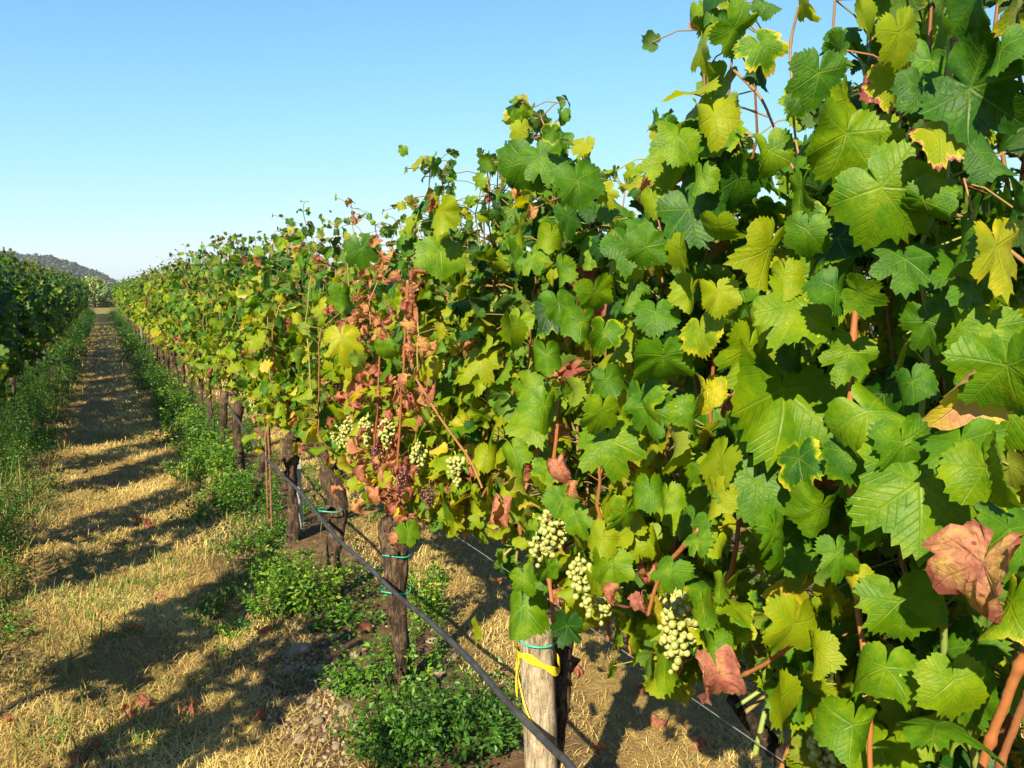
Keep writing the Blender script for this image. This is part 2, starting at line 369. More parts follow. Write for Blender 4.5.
# ------------------------------------------------------------------ vine leaf shapes
KEY_A = np.array([0, 14, 29, 40, 52, 66, 80, 94, 108, 125, 145, 163, 174, 180.])
def leaf_shape(nth, rings, r, curl=0.0, crumple=0.0):
    deep = r.uniform(.68, 1.02)
    KR = np.array([1.0, .93, .84 * deep, .88, .95, .88, .80 * deep, .80, .83, .78, .70, .60, .42, .10]) * r.uniform(.95, 1.05, 14)
    th = np.linspace(-180, 180, nth, endpoint=False); rr = np.interp(np.abs(th), KEY_A, KR)
    for _ in range(int(r.integers(0, 3))):      # bites and torn notches
        c_, w_, d_ = r.uniform(-150, 150), r.uniform(4, 10), r.uniform(.1, .3); rr = rr * (1 - d_ * np.exp(-((th - c_) / w_) ** 2))
    if nth >= 40: rr = rr * (1 + .045 * np.where(np.arange(nth) % 2 == 0, 1, -1) * np.clip((170 - np.abs(th)) / 20, 0, 1) * r.uniform(.5, 1.4, nth))
    tr = np.radians(th); rr = rr * (1 + .03 * r.normal(size=nth) + .06 * np.sin(tr + r.uniform(0, 6.28)) + .04 * np.sin(2 * tr + r.uniform(0, 6.28)))
    V = [[0, 0, 0]]; UV = [[0, 0, 0]]; a, b_, c = r.uniform(.02, .38), r.uniform(.0, .05), r.uniform(.06, .24)
    p1, p2 = r.uniform(0, 6.28, 2); droop = r.uniform(0.0, .35); fold = r.uniform(-.05, .35)
    for k in range(1, rings + 1):
        f = (k / rings) ** .85
        x = rr * f * np.sin(tr); y = -rr * f * np.cos(tr); rad = rr * f
        z = -a * rad ** 2 + b_ * rad * np.cos(tr * 360 / 54) + c * rad ** 2 * np.sin(3 * tr + p1) + .04 * rad ** 2 * np.sin(7 * tr + p2)
        z = z + fold * np.abs(x) * .6 - droop * np.maximum(-y, 0) ** 2 * .8
        if crumple: z = z + crumple * rad * r.normal(size=nth) * .55 + crumple * .8 * rad * np.sin(5 * tr + p1 + 2 * f)
        V += np.stack([x, y, z], 1).tolist(); UV += np.stack([x, y, np.full(nth, f)], 1).tolist()
    V = np.array(V); UV = np.array(UV)
    if curl:
        kx = curl; X = V[:, 0].copy(); Z = V[:, 2].copy(); V[:, 0] = np.sin(kx * X) / kx * (1 - .0) ; V[:, 2] = Z + (1 - np.cos(kx * X)) / kx
        ky = curl * .6; Y = V[:, 1].copy(); V[:, 1] = np.sin(ky * Y) / ky; V[:, 2] -= (1 - np.cos(ky * Y)) / ky * .8
    T = []
    for j in range(nth):
        q = (j + 1) % nth
        if j == nth - 0: continue
        T.append((0, 1 + j, 1 + q))
        for k in range(rings - 1):
            o = 1 + k * nth; o2 = o + nth
            T += [(o + j, o2 + j, o2 + q), (o + j, o2 + q, o + q)]
    # unit width of one across the lobes
    V = V / 1.5; V[:, 0] *= r.uniform(.86, 1.06)
    return V.astype(np.float32), np.array(T, np.int32), UV.astype(np.float32)
def shapes(nth, rings, n):
    r = np.random.default_rng(nth * 100 + n)
    return [leaf_shape(nth, rings, r, curl=(0 if i % 2 else r.uniform(.6, 1.9) * r.choice([-1, 1]))) for i in range(n)]
SH = {0: shapes(72, 4, 22), 1: shapes(26, 2, 12), 2: shapes(9, 1, 6)}
DR = {0: [leaf_shape(48, 4, np.random.default_rng(900 + i), curl=2.0 + .45 * i, crumple=.13) for i in range(5)],
      1: [leaf_shape(20, 3, np.random.default_rng(950 + i), curl=2.0 + .45 * i, crumple=.16) for i in range(5)],
      2: [leaf_shape(9, 1, np.random.default_rng(990 + i), curl=2.2, crumple=.15) for i in range(3)]}
class Leaves:
    def __init__(s): s.rows = []
    def add(s, base, normal, tip, size, tone, dry=0, wx=1.0):
        n = nrm(normal); t = np.asarray(tip, float); t = t - n * t.dot(n); t = nrm(t)
        Y = -t; X = np.cross(Y, n)
        s.rows.append((np.asarray(base, float), X * wx, Y, n, size, tone, dry))
    def flush(s, acc, lod, r, dry_acc=None):
        for dryf in (0, 1):
            rows = [q for q in s.rows if (q[6] > 0) == bool(dryf)]
            if not rows: continue
            tgt = (dry_acc or acc) if dryf else acc
            lib = (DR if dryf else SH)[lod]; pick = r.integers(0, len(lib), len(rows))
            for k, (V, T, UV) in enumerate(lib):
                sel = [rows[i] for i in range(len(rows)) if pick[i] == k]
                if not sel: continue
                P = np.array([q[0] for q in sel]); B = np.array([np.stack([q[1], q[2], q[3]]) for q in sel]); S = np.array([q[4] for q in sel])
                W = P[:, None, :] + np.einsum('vk,nkj->nvj', V, B) * S[:, None, None]
                n = len(V); TT = (T[None] + (np.arange(len(sel)) * n)[:, None, None]).reshape(-1, 3)
                A = np.zeros((len(sel), n, 4), np.float32)
                A[:, :, 0] = np.array([q[5] for q in sel])[:, None]; A[:, :, 1] = r.uniform(0, 1, len(sel))[:, None]; A[:, :, 2] = np.array([q[6] for q in sel])[:, None]; A[:, :, 3] = 1
                tgt.add(W.reshape(-1, 3), TT, A.reshape(-1, 4), np.tile(UV, (len(sel), 1)))

# ------------------------------------------------------------------ grapes
def ico(sub):
    import bmesh
    bm = bmesh.new(); bmesh.ops.create_icosphere(bm, subdivisions=sub, radius=1)
    V = np.array([v.co[:] for v in bm.verts]); T = np.array([[v.index for v in f.verts] for f in bm.faces]); bm.free(); return V, T
ICO = {1: ico(1), 2: ico(2), 3: ico(3)}
def bunch_mesh(r, length, width, lod, mat, shrivel=False, br=.0068):
    acc = Acc(); V, T = ICO[lod]; z = 0.0; pts = []; wob_ = r.uniform(0, 6.28, 3)
    n = int(length / (br * 1.55))
    for i in range(n):
        f = i / max(1, n - 1); rad = width * .5 * (math.sin(min(1, f * 4 + .25) * 1.57)) * (1 - f ** 1.6 * .82) - br * .6
        rad = max(rad, 0) * (1 + .22 * math.sin(f * 7 + wob_[0])); m = max(1, int(2 * math.pi * rad / (br * 1.9)))
        for j in range(m):
            a = 2 * math.pi * (j + (i % 2) * .5) / m + r.normal() * .15
            q_ = 1 + .22 * math.sin(a * 2 + wob_[1] + f * 3); pts.append((rad * q_ * math.cos(a), rad * math.sin(a), -f * length - br))
            if rad > br * 2 and j % 2: pts.append((rad * .45 * math.cos(a), rad * .45 * math.sin(a), -f * length - br))
    for p in pts:
        if r.random() < .06: continue
        s = br * r.uniform(.66, 1.14) * (.7 if shrivel else 1); q = np.array(p) + r.normal(size=3) * br * .55
        VV = V * s * (np.array([1, 1, r.uniform(.95, 1.1)]) if not shrivel else r.uniform(.55, 1.1, 3))
        if shrivel: VV = VV * (1 + r.normal(size=(len(V), 1)) * .1)
        acc.add(VV + q, T, (np.clip(r.normal(.5, .25), 0, 1), 0, 0, 1))
    tube(acc, [(0, 0, .010), (.002, 0, .0), (0, 0, -length * .7)], .0018, 4, (.2, 0, 0, 1))
    return mesh_of('grape_bunch', acc, mat)
BUN_HI = [bunch_mesh(np.random.default_rng(40 + i), l, wd, 2, M_GRAPE, br=.0058) for i, (l, wd) in enumerate([(.098, .055), (.105, .047), (.065, .042), (.115, .050), (.075, .046)])]
BUN_LO = [bunch_mesh(np.random.default_rng(60 + i), l, wd, 1, M_GRAPE, br=.0078) for i, (l, wd) in enumerate([(.12, .07), (.15, .075), (.10, .065)])]
BUN_PU = [bunch_mesh(np.random.default_rng(80 + i), .075, .045, 2, M_PURPLE, True, br=.0058) for i in range(2)]
def hang(mesh, parent, loc, r, name='grape_bunch'):
    o = bpy.data.objects.new(name, mesh); col.objects.link(o); o.parent = parent; o.location = loc
    o.rotation_euler = (r.normal() * .12, r.normal() * .12, r.uniform(0, 6.28)); return o

# ------------------------------------------------------------------ vines
DOWN = np.array([0, 0, -1.0])
def grow_shoots(r, shoots, lv, cacc, lod, tonef, leaf_s=.112, xclip=None, lateral=.6, pink=.35, gap=None):
    for (p0, p1, bend, vig) in shoots:
        hi = vig == 1.0
        p0 = np.array(p0, float); p1 = np.array(p1, float); L = np.linalg.norm(p1 - p0)
        mid = (p0 + p1) / 2 + np.array([r.normal() * .05, r.normal() * .07, 0]) + np.array(bend)
        n = max(5, int(L / .062)); path = smooth_path([p0, mid, p1], n + 1)
        path[1:-1] += r.normal(size=(n - 1, 3)) * .006
        if xclip is not None and not hi: path[:, 0] = np.maximum(path[:, 0], xclip + .09 + .03 * r.random())
        rad = np.linspace(.0052, .0016, n + 1) * vig
        tube(cacc, path, rad, 6 if lod == 0 else (4 if lod == 1 else 3), (np.clip(r.normal(.5, .25), 0, 1), 0, 0, 1), cap=False)
        sgn = 1 if r.random() < .5 else -1
        for k in range(1, n + 1):
            f = k / n; sgn = -sgn; node = path[k]
            ang = r.normal(0, .75)
            out = nrm([sgn * math.cos(ang), math.sin(ang), r.normal(.25, .3)])
            small = 1.0 if f < .78 else max(.5, 1 - (f - .78) / .22 * .5)
            cands = [(out, leaf_s * r.uniform(.72, 1.25) * small, r.uniform(.04, .095) * small)]
            if r.random() < lateral * (1 if f < .85 else .9):
                for _ in range(r.integers(1, 4)):
                    a2 = r.uniform(0, 6.28); cands.append((nrm([math.cos(a2), math.sin(a2), r.normal(.1, .3)]), leaf_s * r.uniform(.38, .8) * small, r.uniform(.05, .14)))
            if hi and node[2] > 1.6:       # bushy leafy tips
                for _ in range(3):
                    a2 = r.uniform(0, 6.28); cands.append((nrm([math.cos(a2), math.sin(a2), r.normal(0, .5)]), leaf_s * r.uniform(.4, .75) * max(small, .6), r.uniform(.02, .09)))
            for (o_, s_, pl) in cands:
                base = node + o_ * pl
                if xclip is not None and base[0] < xclip:
                    if r.random() < .65: continue
                    base[0] = xclip + .03 + abs(r.normal()) * .12
                if gap is not None and gap(base): continue
                nn = nrm(np.array([o_[0] * 1.0, o_[1], .0]) * .9 + np.array([0, 0, r.uniform(.1, .9)]) + r.normal(size=3) * .55)
                tip = nrm(DOWN * 1.0 + o_ * .45 + r.normal(size=3) * .45)
                tn, dry = tonef(base, f, r)
                lv.add(base, nn, tip, s_, tn, dry)
                if lod < 2 and np.linalg.norm(base - node) < .13: tube(cacc, [node, node + o_ * pl * .5 + np.array([0, 0, .008]), base], .0013, 3, (r.uniform(.05, .55) if not dry else .9, 0, 0, 1), cap=False)

def default_tone(bias=0.0, dryp=.03, yel=.12, lowdry=.05):
    def f(p, fr, r):
        # more yellow low down on the older leaves, bluish green at the tips
        base = .23 + .21 * np.clip((1.75 - p[2]) / .9, 0, 1) + bias
        t = base + .03 + r.normal() * .15
        if r.random() < yel: t = r.uniform(.50, .74)
        low = np.clip((1.15 - p[2]) / .4, 0, 1)
        if r.random() < dryp + lowdry * low: return r.uniform(.84, .98), 1.0
        return float(np.clip(t, .02, .8)), 0.0
    return f
def trunk_acc(r, lean=(0, 0), h=.74, rad=.045, lod=0):
    acc = Acc(); n = 26 if lod == 0 else 9; sides = 18 if lod == 0 else 8
    ctrl = [(0, 0, -.05), (r.normal() * .012, r.normal() * .02, h * .3), (lean[0] * .5 + r.normal() * .015, lean[1] * .5 + r.normal() * .055, h * .62), (lean[0] + r.normal() * .02, lean[1] + r.normal() * .03, h)]
    path = smooth_path(ctrl, n); t = np.linspace(0, 1, n)
    rr = rad * (.92 - .10 * t + .55 * np.exp(-((t - .90) / .13) ** 2) + .3 * np.exp(-(t / .08) ** 2))
    ph = r.uniform(0, 6.28, 6); r2 = []
    th = np.linspace(0, 2 * math.pi, sides, endpoint=False)
    for i in range(n):
        m = 1 + .20 * np.sin(2 * th + ph[0] + t[i] * 5) + .14 * np.sin(3 * th + ph[1] - t[i] * 9) + .06 * np.sin(5 * th + ph[2] + t[i] * 16)
        m = m + .16 * np.sin(t[i] * 17 + ph[3]) * np.sin(th + ph[4]) + .10 * np.sin(t[i] * 31 + ph[5])
        if lod == 0: m = m + r.normal(size=sides) * .05
        r2.append(m)
    tube(acc, path, rr, sides, r2=r2)
    # arms of the head
    top = path[-1]
    for s in (-1, 1):
        e = top + np.array([r.normal() * .03, s * r.uniform(.28, .42), r.uniform(.06, .14)])
        m = (top + e) / 2 + np.array([r.normal() * .02, 0, r.uniform(.0, .06)])
        p = smooth_path([top - np.array([0, 0, .03]), m, e], 8 if lod == 0 else 5)
        tube(acc, p, np.linspace(rad * .62, rad * .26, len(p)), 9 if lod == 0 else 5, wob=.12 if lod == 0 else 0, seedrng=r)
    if lod == 0:   # old spur knobs and bark strips
        for _ in range(9):
            c = path[int(r.integers(14, 25))] + np.array([r.normal() * .6, r.normal() * .6, 0]) * rad
            tube(acc, [c, c + np.array([r.normal() * .02, r.normal() * .02, .022]), c + np.array([r.normal() * .03, r.normal() * .03, .045])], [.018, .015, .007], 7, wob=.15, seedrng=r)
    return acc, top
def make_vine(loc, seed, lod, nsh=12, span=.52, top=(1.68, 2.0), tonef=None, lean=(0, 0), trad=.045, leaf_s=.112, shoots=None,
              xclip=None, lateral=.6, heroes=None, canes=None, bunches=3, gap=None, xs=.17, trunk_h=.74, droop=.58):
    r = np.random.default_rng(seed); root = empty('grapevine', loc)
    tonef = tonef or default_tone()
    trad = trad * (r.uniform(.6, .9) if lod else .92)
    ta, topp = trunk_acc(r, lean, trunk_h, trad, 0 if lod == 0 else 1)
    ta.build('trunk', M_BARK, root)
    sl = []
    for k in range(nsh):
        y0 = (k + .5) / nsh * 2 * span - span + r.normal() * .03
        p0 = (topp[0] * .6 + r.normal() * .03, y0, trunk_h + .06 + r.normal() * .04)
        zt = r.uniform(*top); p1 = (r.normal() * xs * .8, y0 + r.normal() * .10, zt)
        sl.append((p0, p1, (r.normal() * xs * .7, 0, 0), r.uniform(.8, 1.2)))
    for k in range(max(3, nsh // 2)):      # drooping side shoots
        y0 = r.uniform(-span, span); s = -1 if (r.random() < .5 and xclip is None) else 1
        sl.append(((0, y0, .86), (s * r.uniform(.12, .26), y0 + r.normal() * .12, r.uniform(droop, .92)), (s * .1, 0, .18), .8))
    if shoots: sl += shoots
    lv = Leaves(); ca = Acc()
    grow_shoots(r, sl, lv, ca, lod, tonef, leaf_s, xclip, lateral, gap=gap)
    if heroes:
        for h in heroes: lv.add(*h)
    fa = Acc(); da = Acc(); lv.flush(fa, lod, r, da)
    if canes:
        for (pts, rad, tn) in canes: tube(ca, smooth_path(pts, 14), np.linspace(rad, rad * .8, 14) , 9, (tn, 0, 0, 1), wob=.05, seedrng=r, nodes=1)
    fa.build('foliage', M_LEAF, root)
    if da.n: tag(da.build('withered_leaves', M_LEAF, root), 'crumpled brown and salmon dry leaves on the vine')
    ca.build('shoots', M_CANE, root)
    for k in range(bunches):
        hang((BUN_HI if lod == 0 else BUN_LO)[int(r.integers(0, 3))], root, (r.choice([-1, 1]) * r.uniform(.04, .15), r.uniform(-.42, .42), r.uniform(.80, .98)), r)
    return root

# --- leaves large enough to be told apart in the nearest part of the right row:
# (px, py, width px, tip angle in the picture (deg, 0 = down, + = right), tone, dry, turn about its midrib)
HERO = [
 (700,56,46,-8,.50,0,40),(717,124,58,18,.58,0,20),(739,34,44,40,.32,0,10),(766,54,46,30,.30,0,15),(762,80,38,0,.10,0,20),
 (816,86,58,-10,.20,0,10),(805,11,36,10,.58,0,35),(865,22,46,15,.50,0,50),(902,45,56,5,.50,0,50),(974,11,78,-20,.18,0,10),
 (1015,26,66,-5,.64,0,45),(989,101,104,55,.14,0,0),(951,140,60,70,.56,0,50),(891,94,54,-15,.52,0,25),(842,150,76,-12,.36,0,10),
 (850,112,58,30,.42,0,20),(771,161,50,10,.36,0,10),(677,146,48,-5,.36,0,15),(663,172,50,-30,.40,0,20),(692,221,64,15,.15,0,5),
 (734,190,56,-25,.16,0,45),(895,205,102,35,.34,0,5),(842,250,78,12,.08,0,5),(936,205,58,60,.30,0,30),(959,258,68,4,.22,0,50),
 (1000,262,74,12,.66,0,40),(805,240,48,-10,.28,0,10),(764,262,70,-20,.54,0,45),(645,255,40,0,.25,0,15),(1002,165,60,30,.16,0,55),
 (1016,205,60,5,.12,0,35),(869,297,44,60,.34,0,30),(794,320,88,-25,.40,0,10),(663,367,58,10,.28,0,5),(708,398,44,12,.68,0,40),
 (784,412,118,-8,.35,0,0),(745,362,66,-15,.42,0,20),(914,392,52,-5,.20,0,15),(846,362,50,-20,.34,0,20),(884,424,92,50,.35,0,15),
 (966,400,92,-22,.79,0,35),(1010,385,92,8,.32,0,20),(852,465,56,5,.20,0,5),(756,495,68,-10,.24,0,5),(715,469,56,-30,.48,0,25),
 (677,454,52,5,.54,0,50),(651,418,50,15,.25,0,15),(816,520,66,-15,.34,0,15),(921,506,116,-3,.33,0,0),(992,486,84,20,.38,0,10),
 (715,504,48,-5,.58,0,55),(962,284,66,5,.22,0,45),(974,588,118,-18,.88,1,15),(1002,620,84,-20,.38,0,20),(902,618,72,10,.34,0,5),
 (839,562,46,10,.28,0,15),(882,682,80,-25,.34,0,10),(955,696,70,5,.40,0,10),(790,637,64,-15,.52,0,50),(816,660,52,5,.52,0,50),
 (782,712,64,0,.50,0,50),(717,656,42,10,.28,0,15),(720,690,70,8,.93,1,10),(741,611,36,60,.44,0,35),(720,589,30,0,.38,0,20),
 (779,566,46,-20,.28,0,40),(850,740,70,-10,.32,0,10),(959,727,92,70,.28,0,30),(715,547,34,-10,.5,0,30),(668,502,36,0,.38,0,20),
 (547,363,40,5,.30,0,10),(542,416,54,-15,.34,0,5),(527,396,42,30,.36,0,15),(612,453,64,5,.34,0,0),(602,340,40,-10,.28,0,15),
 (609,386,36,15,.24,0,20),(640,412,54,-5,.28,0,10),(343,347,40,5,.64,0,20),(385,353,26,10,.34,0,15),(486,463,32,-10,.56,0,10),
 (516,459,36,20,.34,0,15),(443,509,40,0,.34,0,45),(546,473,30,-20,.34,0,10),(498,521,50,-10,.90,1,10),(512,337,42,5,.40,0,50),
 (410,536,26,20,.34,0,10),(599,545,40,-25,.52,0,20),(612,572,42,10,.36,0,15),(521,620,60,0,.34,0,0),(474,633,30,5,.50,0,60),
 (526,583,32,30,.34,0,10),(566,633,38,0,.06,0,30),(520,172,52,-25,.22,0,5),(545,165,46,30,.26,0,10),(580,190,48,15,.22,0,5),
 (520,134,24,-5,.58,0,30),(528,115,20,20,.40,0,30),(552,137,22,0,.26,0,20),(582,150,24,-20,.60,0,30),(570,222,34,20,.18,0,10),
 (550,243,34,-10,.42,0,10),(520,232,32,5,.50,0,45),(535,262,34,15,.34,0,10),(562,274,34,-10,.33,0,10),(635,250,56,35,.20,0,5),
 (612,265,34,-20,.64,0,30),(618,210,40,30,.27,0,10),(605,196,26,10,.60,0,35),(442,220,42,-5,.52,0,5),(441,260,44,5,.34,0,5),
 (435,168,18,0,.26,0,20),(492,165,22,30,.32,0,20),(432,205,18,0,.95,1,10),(362,256,34,10,.20,0,5),(340,300,28,-10,.3,0,10),
 (650,500,44,10,.30,0,15),(622,520,40,-20,.34,0,20),(690,300,44,-10,.50,0,25),(720,300,40,15,.55,0,30),(700,340,44,0,.44,0,20),
 (655,320,42,10,.24,0,10),(630,300,38,-15,.30,0,10),(935,335,66,20,.24,0,25),(985,340,64,-15,.34,0,25),(905,455,62,10,.26,0,25),
 (960,455,66,-10,.30,0,25),(870,530,60,10,.26,0,20),(1010,545,74,0,.26,0,20),(800,470,58,10,.18,0,20),(775,540,50,5,.30,0,25),
 (640,605,26,10,.95,1,20),(612,600,30,-20,.93,1,10),(560,470,34,10,.93,1,20),(575,495,28,0,.88,1,20),(700,545,30,10,.30,0,20),
 (860,590,44,20,.66,0,20),(745,440,52,15,.30,0,15),(690,420,46,-10,.32,0,20),(578,524,34,20,.34,0,15),(546,572,28,-15,.30,0,20),(704,612,40,10,.34,0,15),(668,578,36,-20,.30,0,20),(598,585,30,25,.45,0,20),(560,505,32,-10,.30,0,20),(600,420,44,-10,.38,0,15),(575,400,40,10,.44,0,20),
 (580,330,40,-10,.30,0,20),(560,310,36,15,.24,0,20),(595,300,40,0,.36,0,20),(835,300,58,-10,.20,0,25),(905,270,64,15,.18,0,30),
 (870,190,56,-20,.30,0,30),(925,100,58,10,.16,0,40),(940,30,60,-10,.30,0,35),(880,140,50,20,.46,0,30),(1000,60,60,0,.22,0,30),
 (760,330,54,10,.48,0,20),(800,200,48,-15,.34,0,20),(785,285,46,0,.50,0,20),(720,235,46,10,.42,0,25),(700,185,40,-10,.34,0,20),
 (655,205,38,10,.44,0,15),(640,230,34,-10,.22,0,20),(680,260,44,0,.44,0,30)]
def hero_rows():
    r = np.random.default_rng(5); out = []
    for (px, py, wpx, ang, tone, dry, turn) in HERO:
        pl = (.655 if dry else .68) + r.normal() * .018 + (.02 if tone < .2 else 0)
        c, t = at_x(px, py, pl); size = wpx * t / FPX
        toc = nrm(CAM - c); n = nrm(toc * .75 + SUNV * .35 + r.normal(size=3) * .30)
        tip = -U_ * math.cos(R(ang)) + R_ * math.sin(R(ang)); tip = nrm(tip - n * tip.dot(n))
        s = math.copysign(turn * 1.1 + abs(r.normal()) * 12, r.normal()) ; q = Matrix.Rotation(R(s), 3, Vector(tip)); n2 = np.array(q @ Vector(n))
        base = c - tip * size * .22
        out.append((base, n2, tip, size, tone + (0 if dry else .05), dry))
    return out
HR = hero_rows()
NEAR_Y = {-2: -.40, -1: .68, 0: 1.76, 1: 2.86, 2: 3.88, 3: 4.90, 4: 5.92, 5: 6.95}
def world_heroes(i, x0, y0):
    lo = (NEAR_Y[i] + NEAR_Y[i - 1]) / 2 if i > -1 else -9; hi = (NEAR_Y[i] + NEAR_Y[i + 1]) / 2
    return [(h[0] - np.array([x0, y0, 0]), h[1], h[2], h[3], h[4], h[5]) for h in HR if lo <= h[0][1] < hi]
def tips(lst, x0, y0):
    out = []
    for (px, py, plane, yoff) in lst:
        p, t = at_x(px, py, plane); p = p - np.array([x0, y0, 0])
        out.append(((0.0, np.clip(p[1] + yoff, -.55, .55), .82), tuple(p), (0, 0, 0), 1.0))
    return out
def pcane(pts, plane, x0, y0, rpx, tone):
    P = []; t = 1
    for (px, py) in pts:
        p, t = at_x(px, py, plane); P.append(p - np.array([x0, y0, 0]))
    return (P, rpx * .78 * t / FPX, tone)

def project(p):
    d = p - CAM; z = d.dot(F_); return 512 + FPX * d.dot(R_) / z, 384 - FPX * d.dot(U_) / z
THIN = [(742, 55, 792, 172), (592, 118, 650, 186), (780, -5, 870, 62), (994, 180, 1030, 232), (955, 178, 990, 215), (645, 90, 690, 135), (596, 150, 640, 176), (455, 120, 480, 215), (690, 250, 722, 278), (474, 235, 500, 262), (785, 62, 800, 100)]
def thin_at(y0):      # places where the photographed vine has no shoots and the sky shows through
    def g(b):
        p = b + np.array([RX, y0, -.04])
        if (p - CAM).dot(F_) < .2: return False
        u, v = project(p)
        return any(x0 < u < x1 and a < v < c for (x0, a, x1, c) in THIN)
    return g
def yellowish(bias, dryp): return default_tone(bias, dryp)
def tone_two(p, fr, r):      # second vine of the row: a whole shoot group has withered
    yc = p[1]
    if -.45 < yc < .05 and p[2] < 1.65 and r.random() < .42: return r.uniform(.86, 1.0), 1.0
    return default_tone(.08, .05)(p, fr, r)
Z0 = float(gz(RX, 1.76))
ORD = ['nearest', 'second', 'third', 'fourth', 'fifth', 'sixth', 'seventh', 'eighth', 'ninth', 'tenth', 'eleventh', 'twelfth', 'thirteenth', 'fourteenth']
GR = 'grapevines planted along the rows'
near = {}
# vine just outside the frame on the right; only its outer leaves reach the picture
near[-2] = make_vine((RX, NEAR_Y[-2], 0), 101, 1, nsh=12, span=.5, top=(1.7, 2.0), bunches=0)
near[-1] = make_vine((RX, NEAR_Y[-1], 0), 102, 0, gap=thin_at(NEAR_Y[-1]), nsh=12, span=.52, top=(1.45, 1.80), xclip=-.22, leaf_s=.095,
    tonef=default_tone(.02, .02), heroes=world_heroes(-1, RX, NEAR_Y[-1]), lateral=.8,
    shoots=tips([(940, -60, .80, 0), (985, -90, .84, 0), (890, -40, .82, 0), (1010, -60, .9, 0), (862, -10, .86, .0), (915, -90, .92, 0), (960, -20, .75, 0), (835, 0, .84, 0)], RX, NEAR_Y[-1]),
    canes=[pcane([(858, 300), (851, 360), (849, 430), (852, 510), (858, 600), (868, 690), (872, 790)], .725, RX, NEAR_Y[-1], 4.2, .72),
           pcane([(1040, 630), (1008, 690), (985, 760), (975, 830)], .72, RX, NEAR_Y[-1], 6.5, .68),
           pcane([(1050, 660), (1015, 720), (990, 800)], .76, RX, NEAR_Y[-1], 5.5, .85),
           pcane([(925, 200), (940, 130), (947, 80), (962, 20), (972, -40)], .745, RX, NEAR_Y[-1], 4.5, .66),
           pcane([(905, 185), (880, 175), (868, 155)], .72, RX, NEAR_Y[-1], 2.2, .5),
           pcane([(1030, 265), (990, 235), (955, 215), (900, 195)], .735, RX, NEAR_Y[-1], 2.4, .4),
           pcane([(800, 5), (790, 50), (793, 110), (800, 160)], .80, RX, NEAR_Y[-1], 1.8, .35),
           pcane([(966, 178), (976, 225), (985, 262)], .70, RX, NEAR_Y[-1], 1.4, .45)], bunches=0)
near[0] = make_vine((RX, NEAR_Y[0], 0), 103, 0, gap=thin_at(NEAR_Y[0]), nsh=12, span=.52, top=(1.42, 1.76), xclip=-.22, leaf_s=.094, trad=.034, lean=(.03, 0), trunk_h=.86,
    tonef=default_tone(.02, .04), heroes=world_heroes(0, RX, NEAR_Y[0]), lateral=.5,
    shoots=tips([(532, 108, .84, 0), (524, 122, .88, 0), (541, 118, .82, 0), (548, 135, .88, 0), (570, 165, .86, 0), (640, 195, .84, 0), (560, 150, .9, 0), (583, 152, .84, 0), (655, 158, .84, 0), (735, 14, .80, -.1), (705, 30, .80, -.1), (768, 40, .82, -.15), (625, 190, .9, 0), (680, 130, .86, 0)], RX, NEAR_Y[0]),
    canes=[pcane([(700, 530), (682, 548), (663, 570), (648, 615)], .74, RX, NEAR_Y[0], 3.2, .6),
           pcane([(735, 70), (758, 95), (770, 120), (785, 150), (798, 175)], .74, RX, NEAR_Y[0], 2.0, .4),
           pcane([(732, 104), (750, 110), (767, 117)], .70, RX, NEAR_Y[0], 1.4, .45),
           pcane([(556, 640), (548, 560), (552, 480), (560, 400)], .80, RX, NEAR_Y[0], 3.0, .75),
           pcane([(800, 640), (770, 660), (742, 676)], .78, RX, NEAR_Y[0], 3.0, .6)], bunches=0)
def wither_rows():
    r = np.random.default_rng(8); out = []
    for (cx, cy, sx, sy, n) in [(383, 262, 4, 20, 7), (410, 300, 6, 30, 13), (372, 335, 9, 10, 9), (404, 345, 14, 14, 12), (392, 385, 19, 10, 22), (415, 395, 10, 20, 8), (388, 425, 14, 14, 8), (400, 468, 14, 14, 18), (385, 492, 14, 9, 13), (402, 520, 8, 14, 7)]:
        for _ in range(n):
            c, t = at_x(cx + r.normal() * sx, cy + r.normal() * sy * .8, .77 + r.normal() * .05)
            out.append((c - np.array([RX, NEAR_Y[1], 0]), nrm(SUNV + r.normal(size=3) * .6), nrm(DOWN + r.normal(size=3) * .5), r.uniform(.028, .068), r.uniform(.84, 1.0), 1.0))
    return out
near[1] = make_vine((RX, NEAR_Y[1], 0), 104, 0, gap=thin_at(NEAR_Y[1]), nsh=16, span=.54, top=(1.50, 1.80), xclip=-.27, leaf_s=.086, trad=.039, lean=(-.03, -.04),
    tonef=tone_two, heroes=world_heroes(1, RX, NEAR_Y[1]) + wither_rows(), lateral=.9,
    shoots=tips([(437, 163, .86, 0), (448, 180, .9, 0), (430, 172, .84, 0), (443, 170, .9, 0), (487, 168, .84, 0), (498, 172, .88, 0), (465, 225, .88, 0), (515, 215, .88, 0), (492, 163, .86, 0), (483, 175, .92, 0), (505, 190, .9, 0), (400, 225, .9, 0), (418, 205, .88, 0)], RX, NEAR_Y[1]),
    canes=[pcane([(416, 378), (432, 405), (452, 435), (470, 460), (482, 488)], .665, RX, NEAR_Y[1], 1.8, .5),
           pcane([(408, 280), (404, 360), (399, 440), (396, 500)], .72, RX, NEAR_Y[1], 1.7, .8),
           pcane([(380, 330), (378, 400), (374, 450)], .74, RX, NEAR_Y[1], 1.4, .85)], bunches=0)
near[2] = make_vine((RX, NEAR_Y[2], 0), 105, 0, nsh=16, span=.54, top=(1.62, 1.92), xclip=-.30, leaf_s=.092, trad=.041, tonef=default_tone(.04, .04), lateral=.8,
    shoots=tips([(352, 208, .88, 0), (375, 225, .9, 0), (335, 225, .9, 0)], RX, NEAR_Y[2]), heroes=world_heroes(2, RX, NEAR_Y[2]), bunches=0)
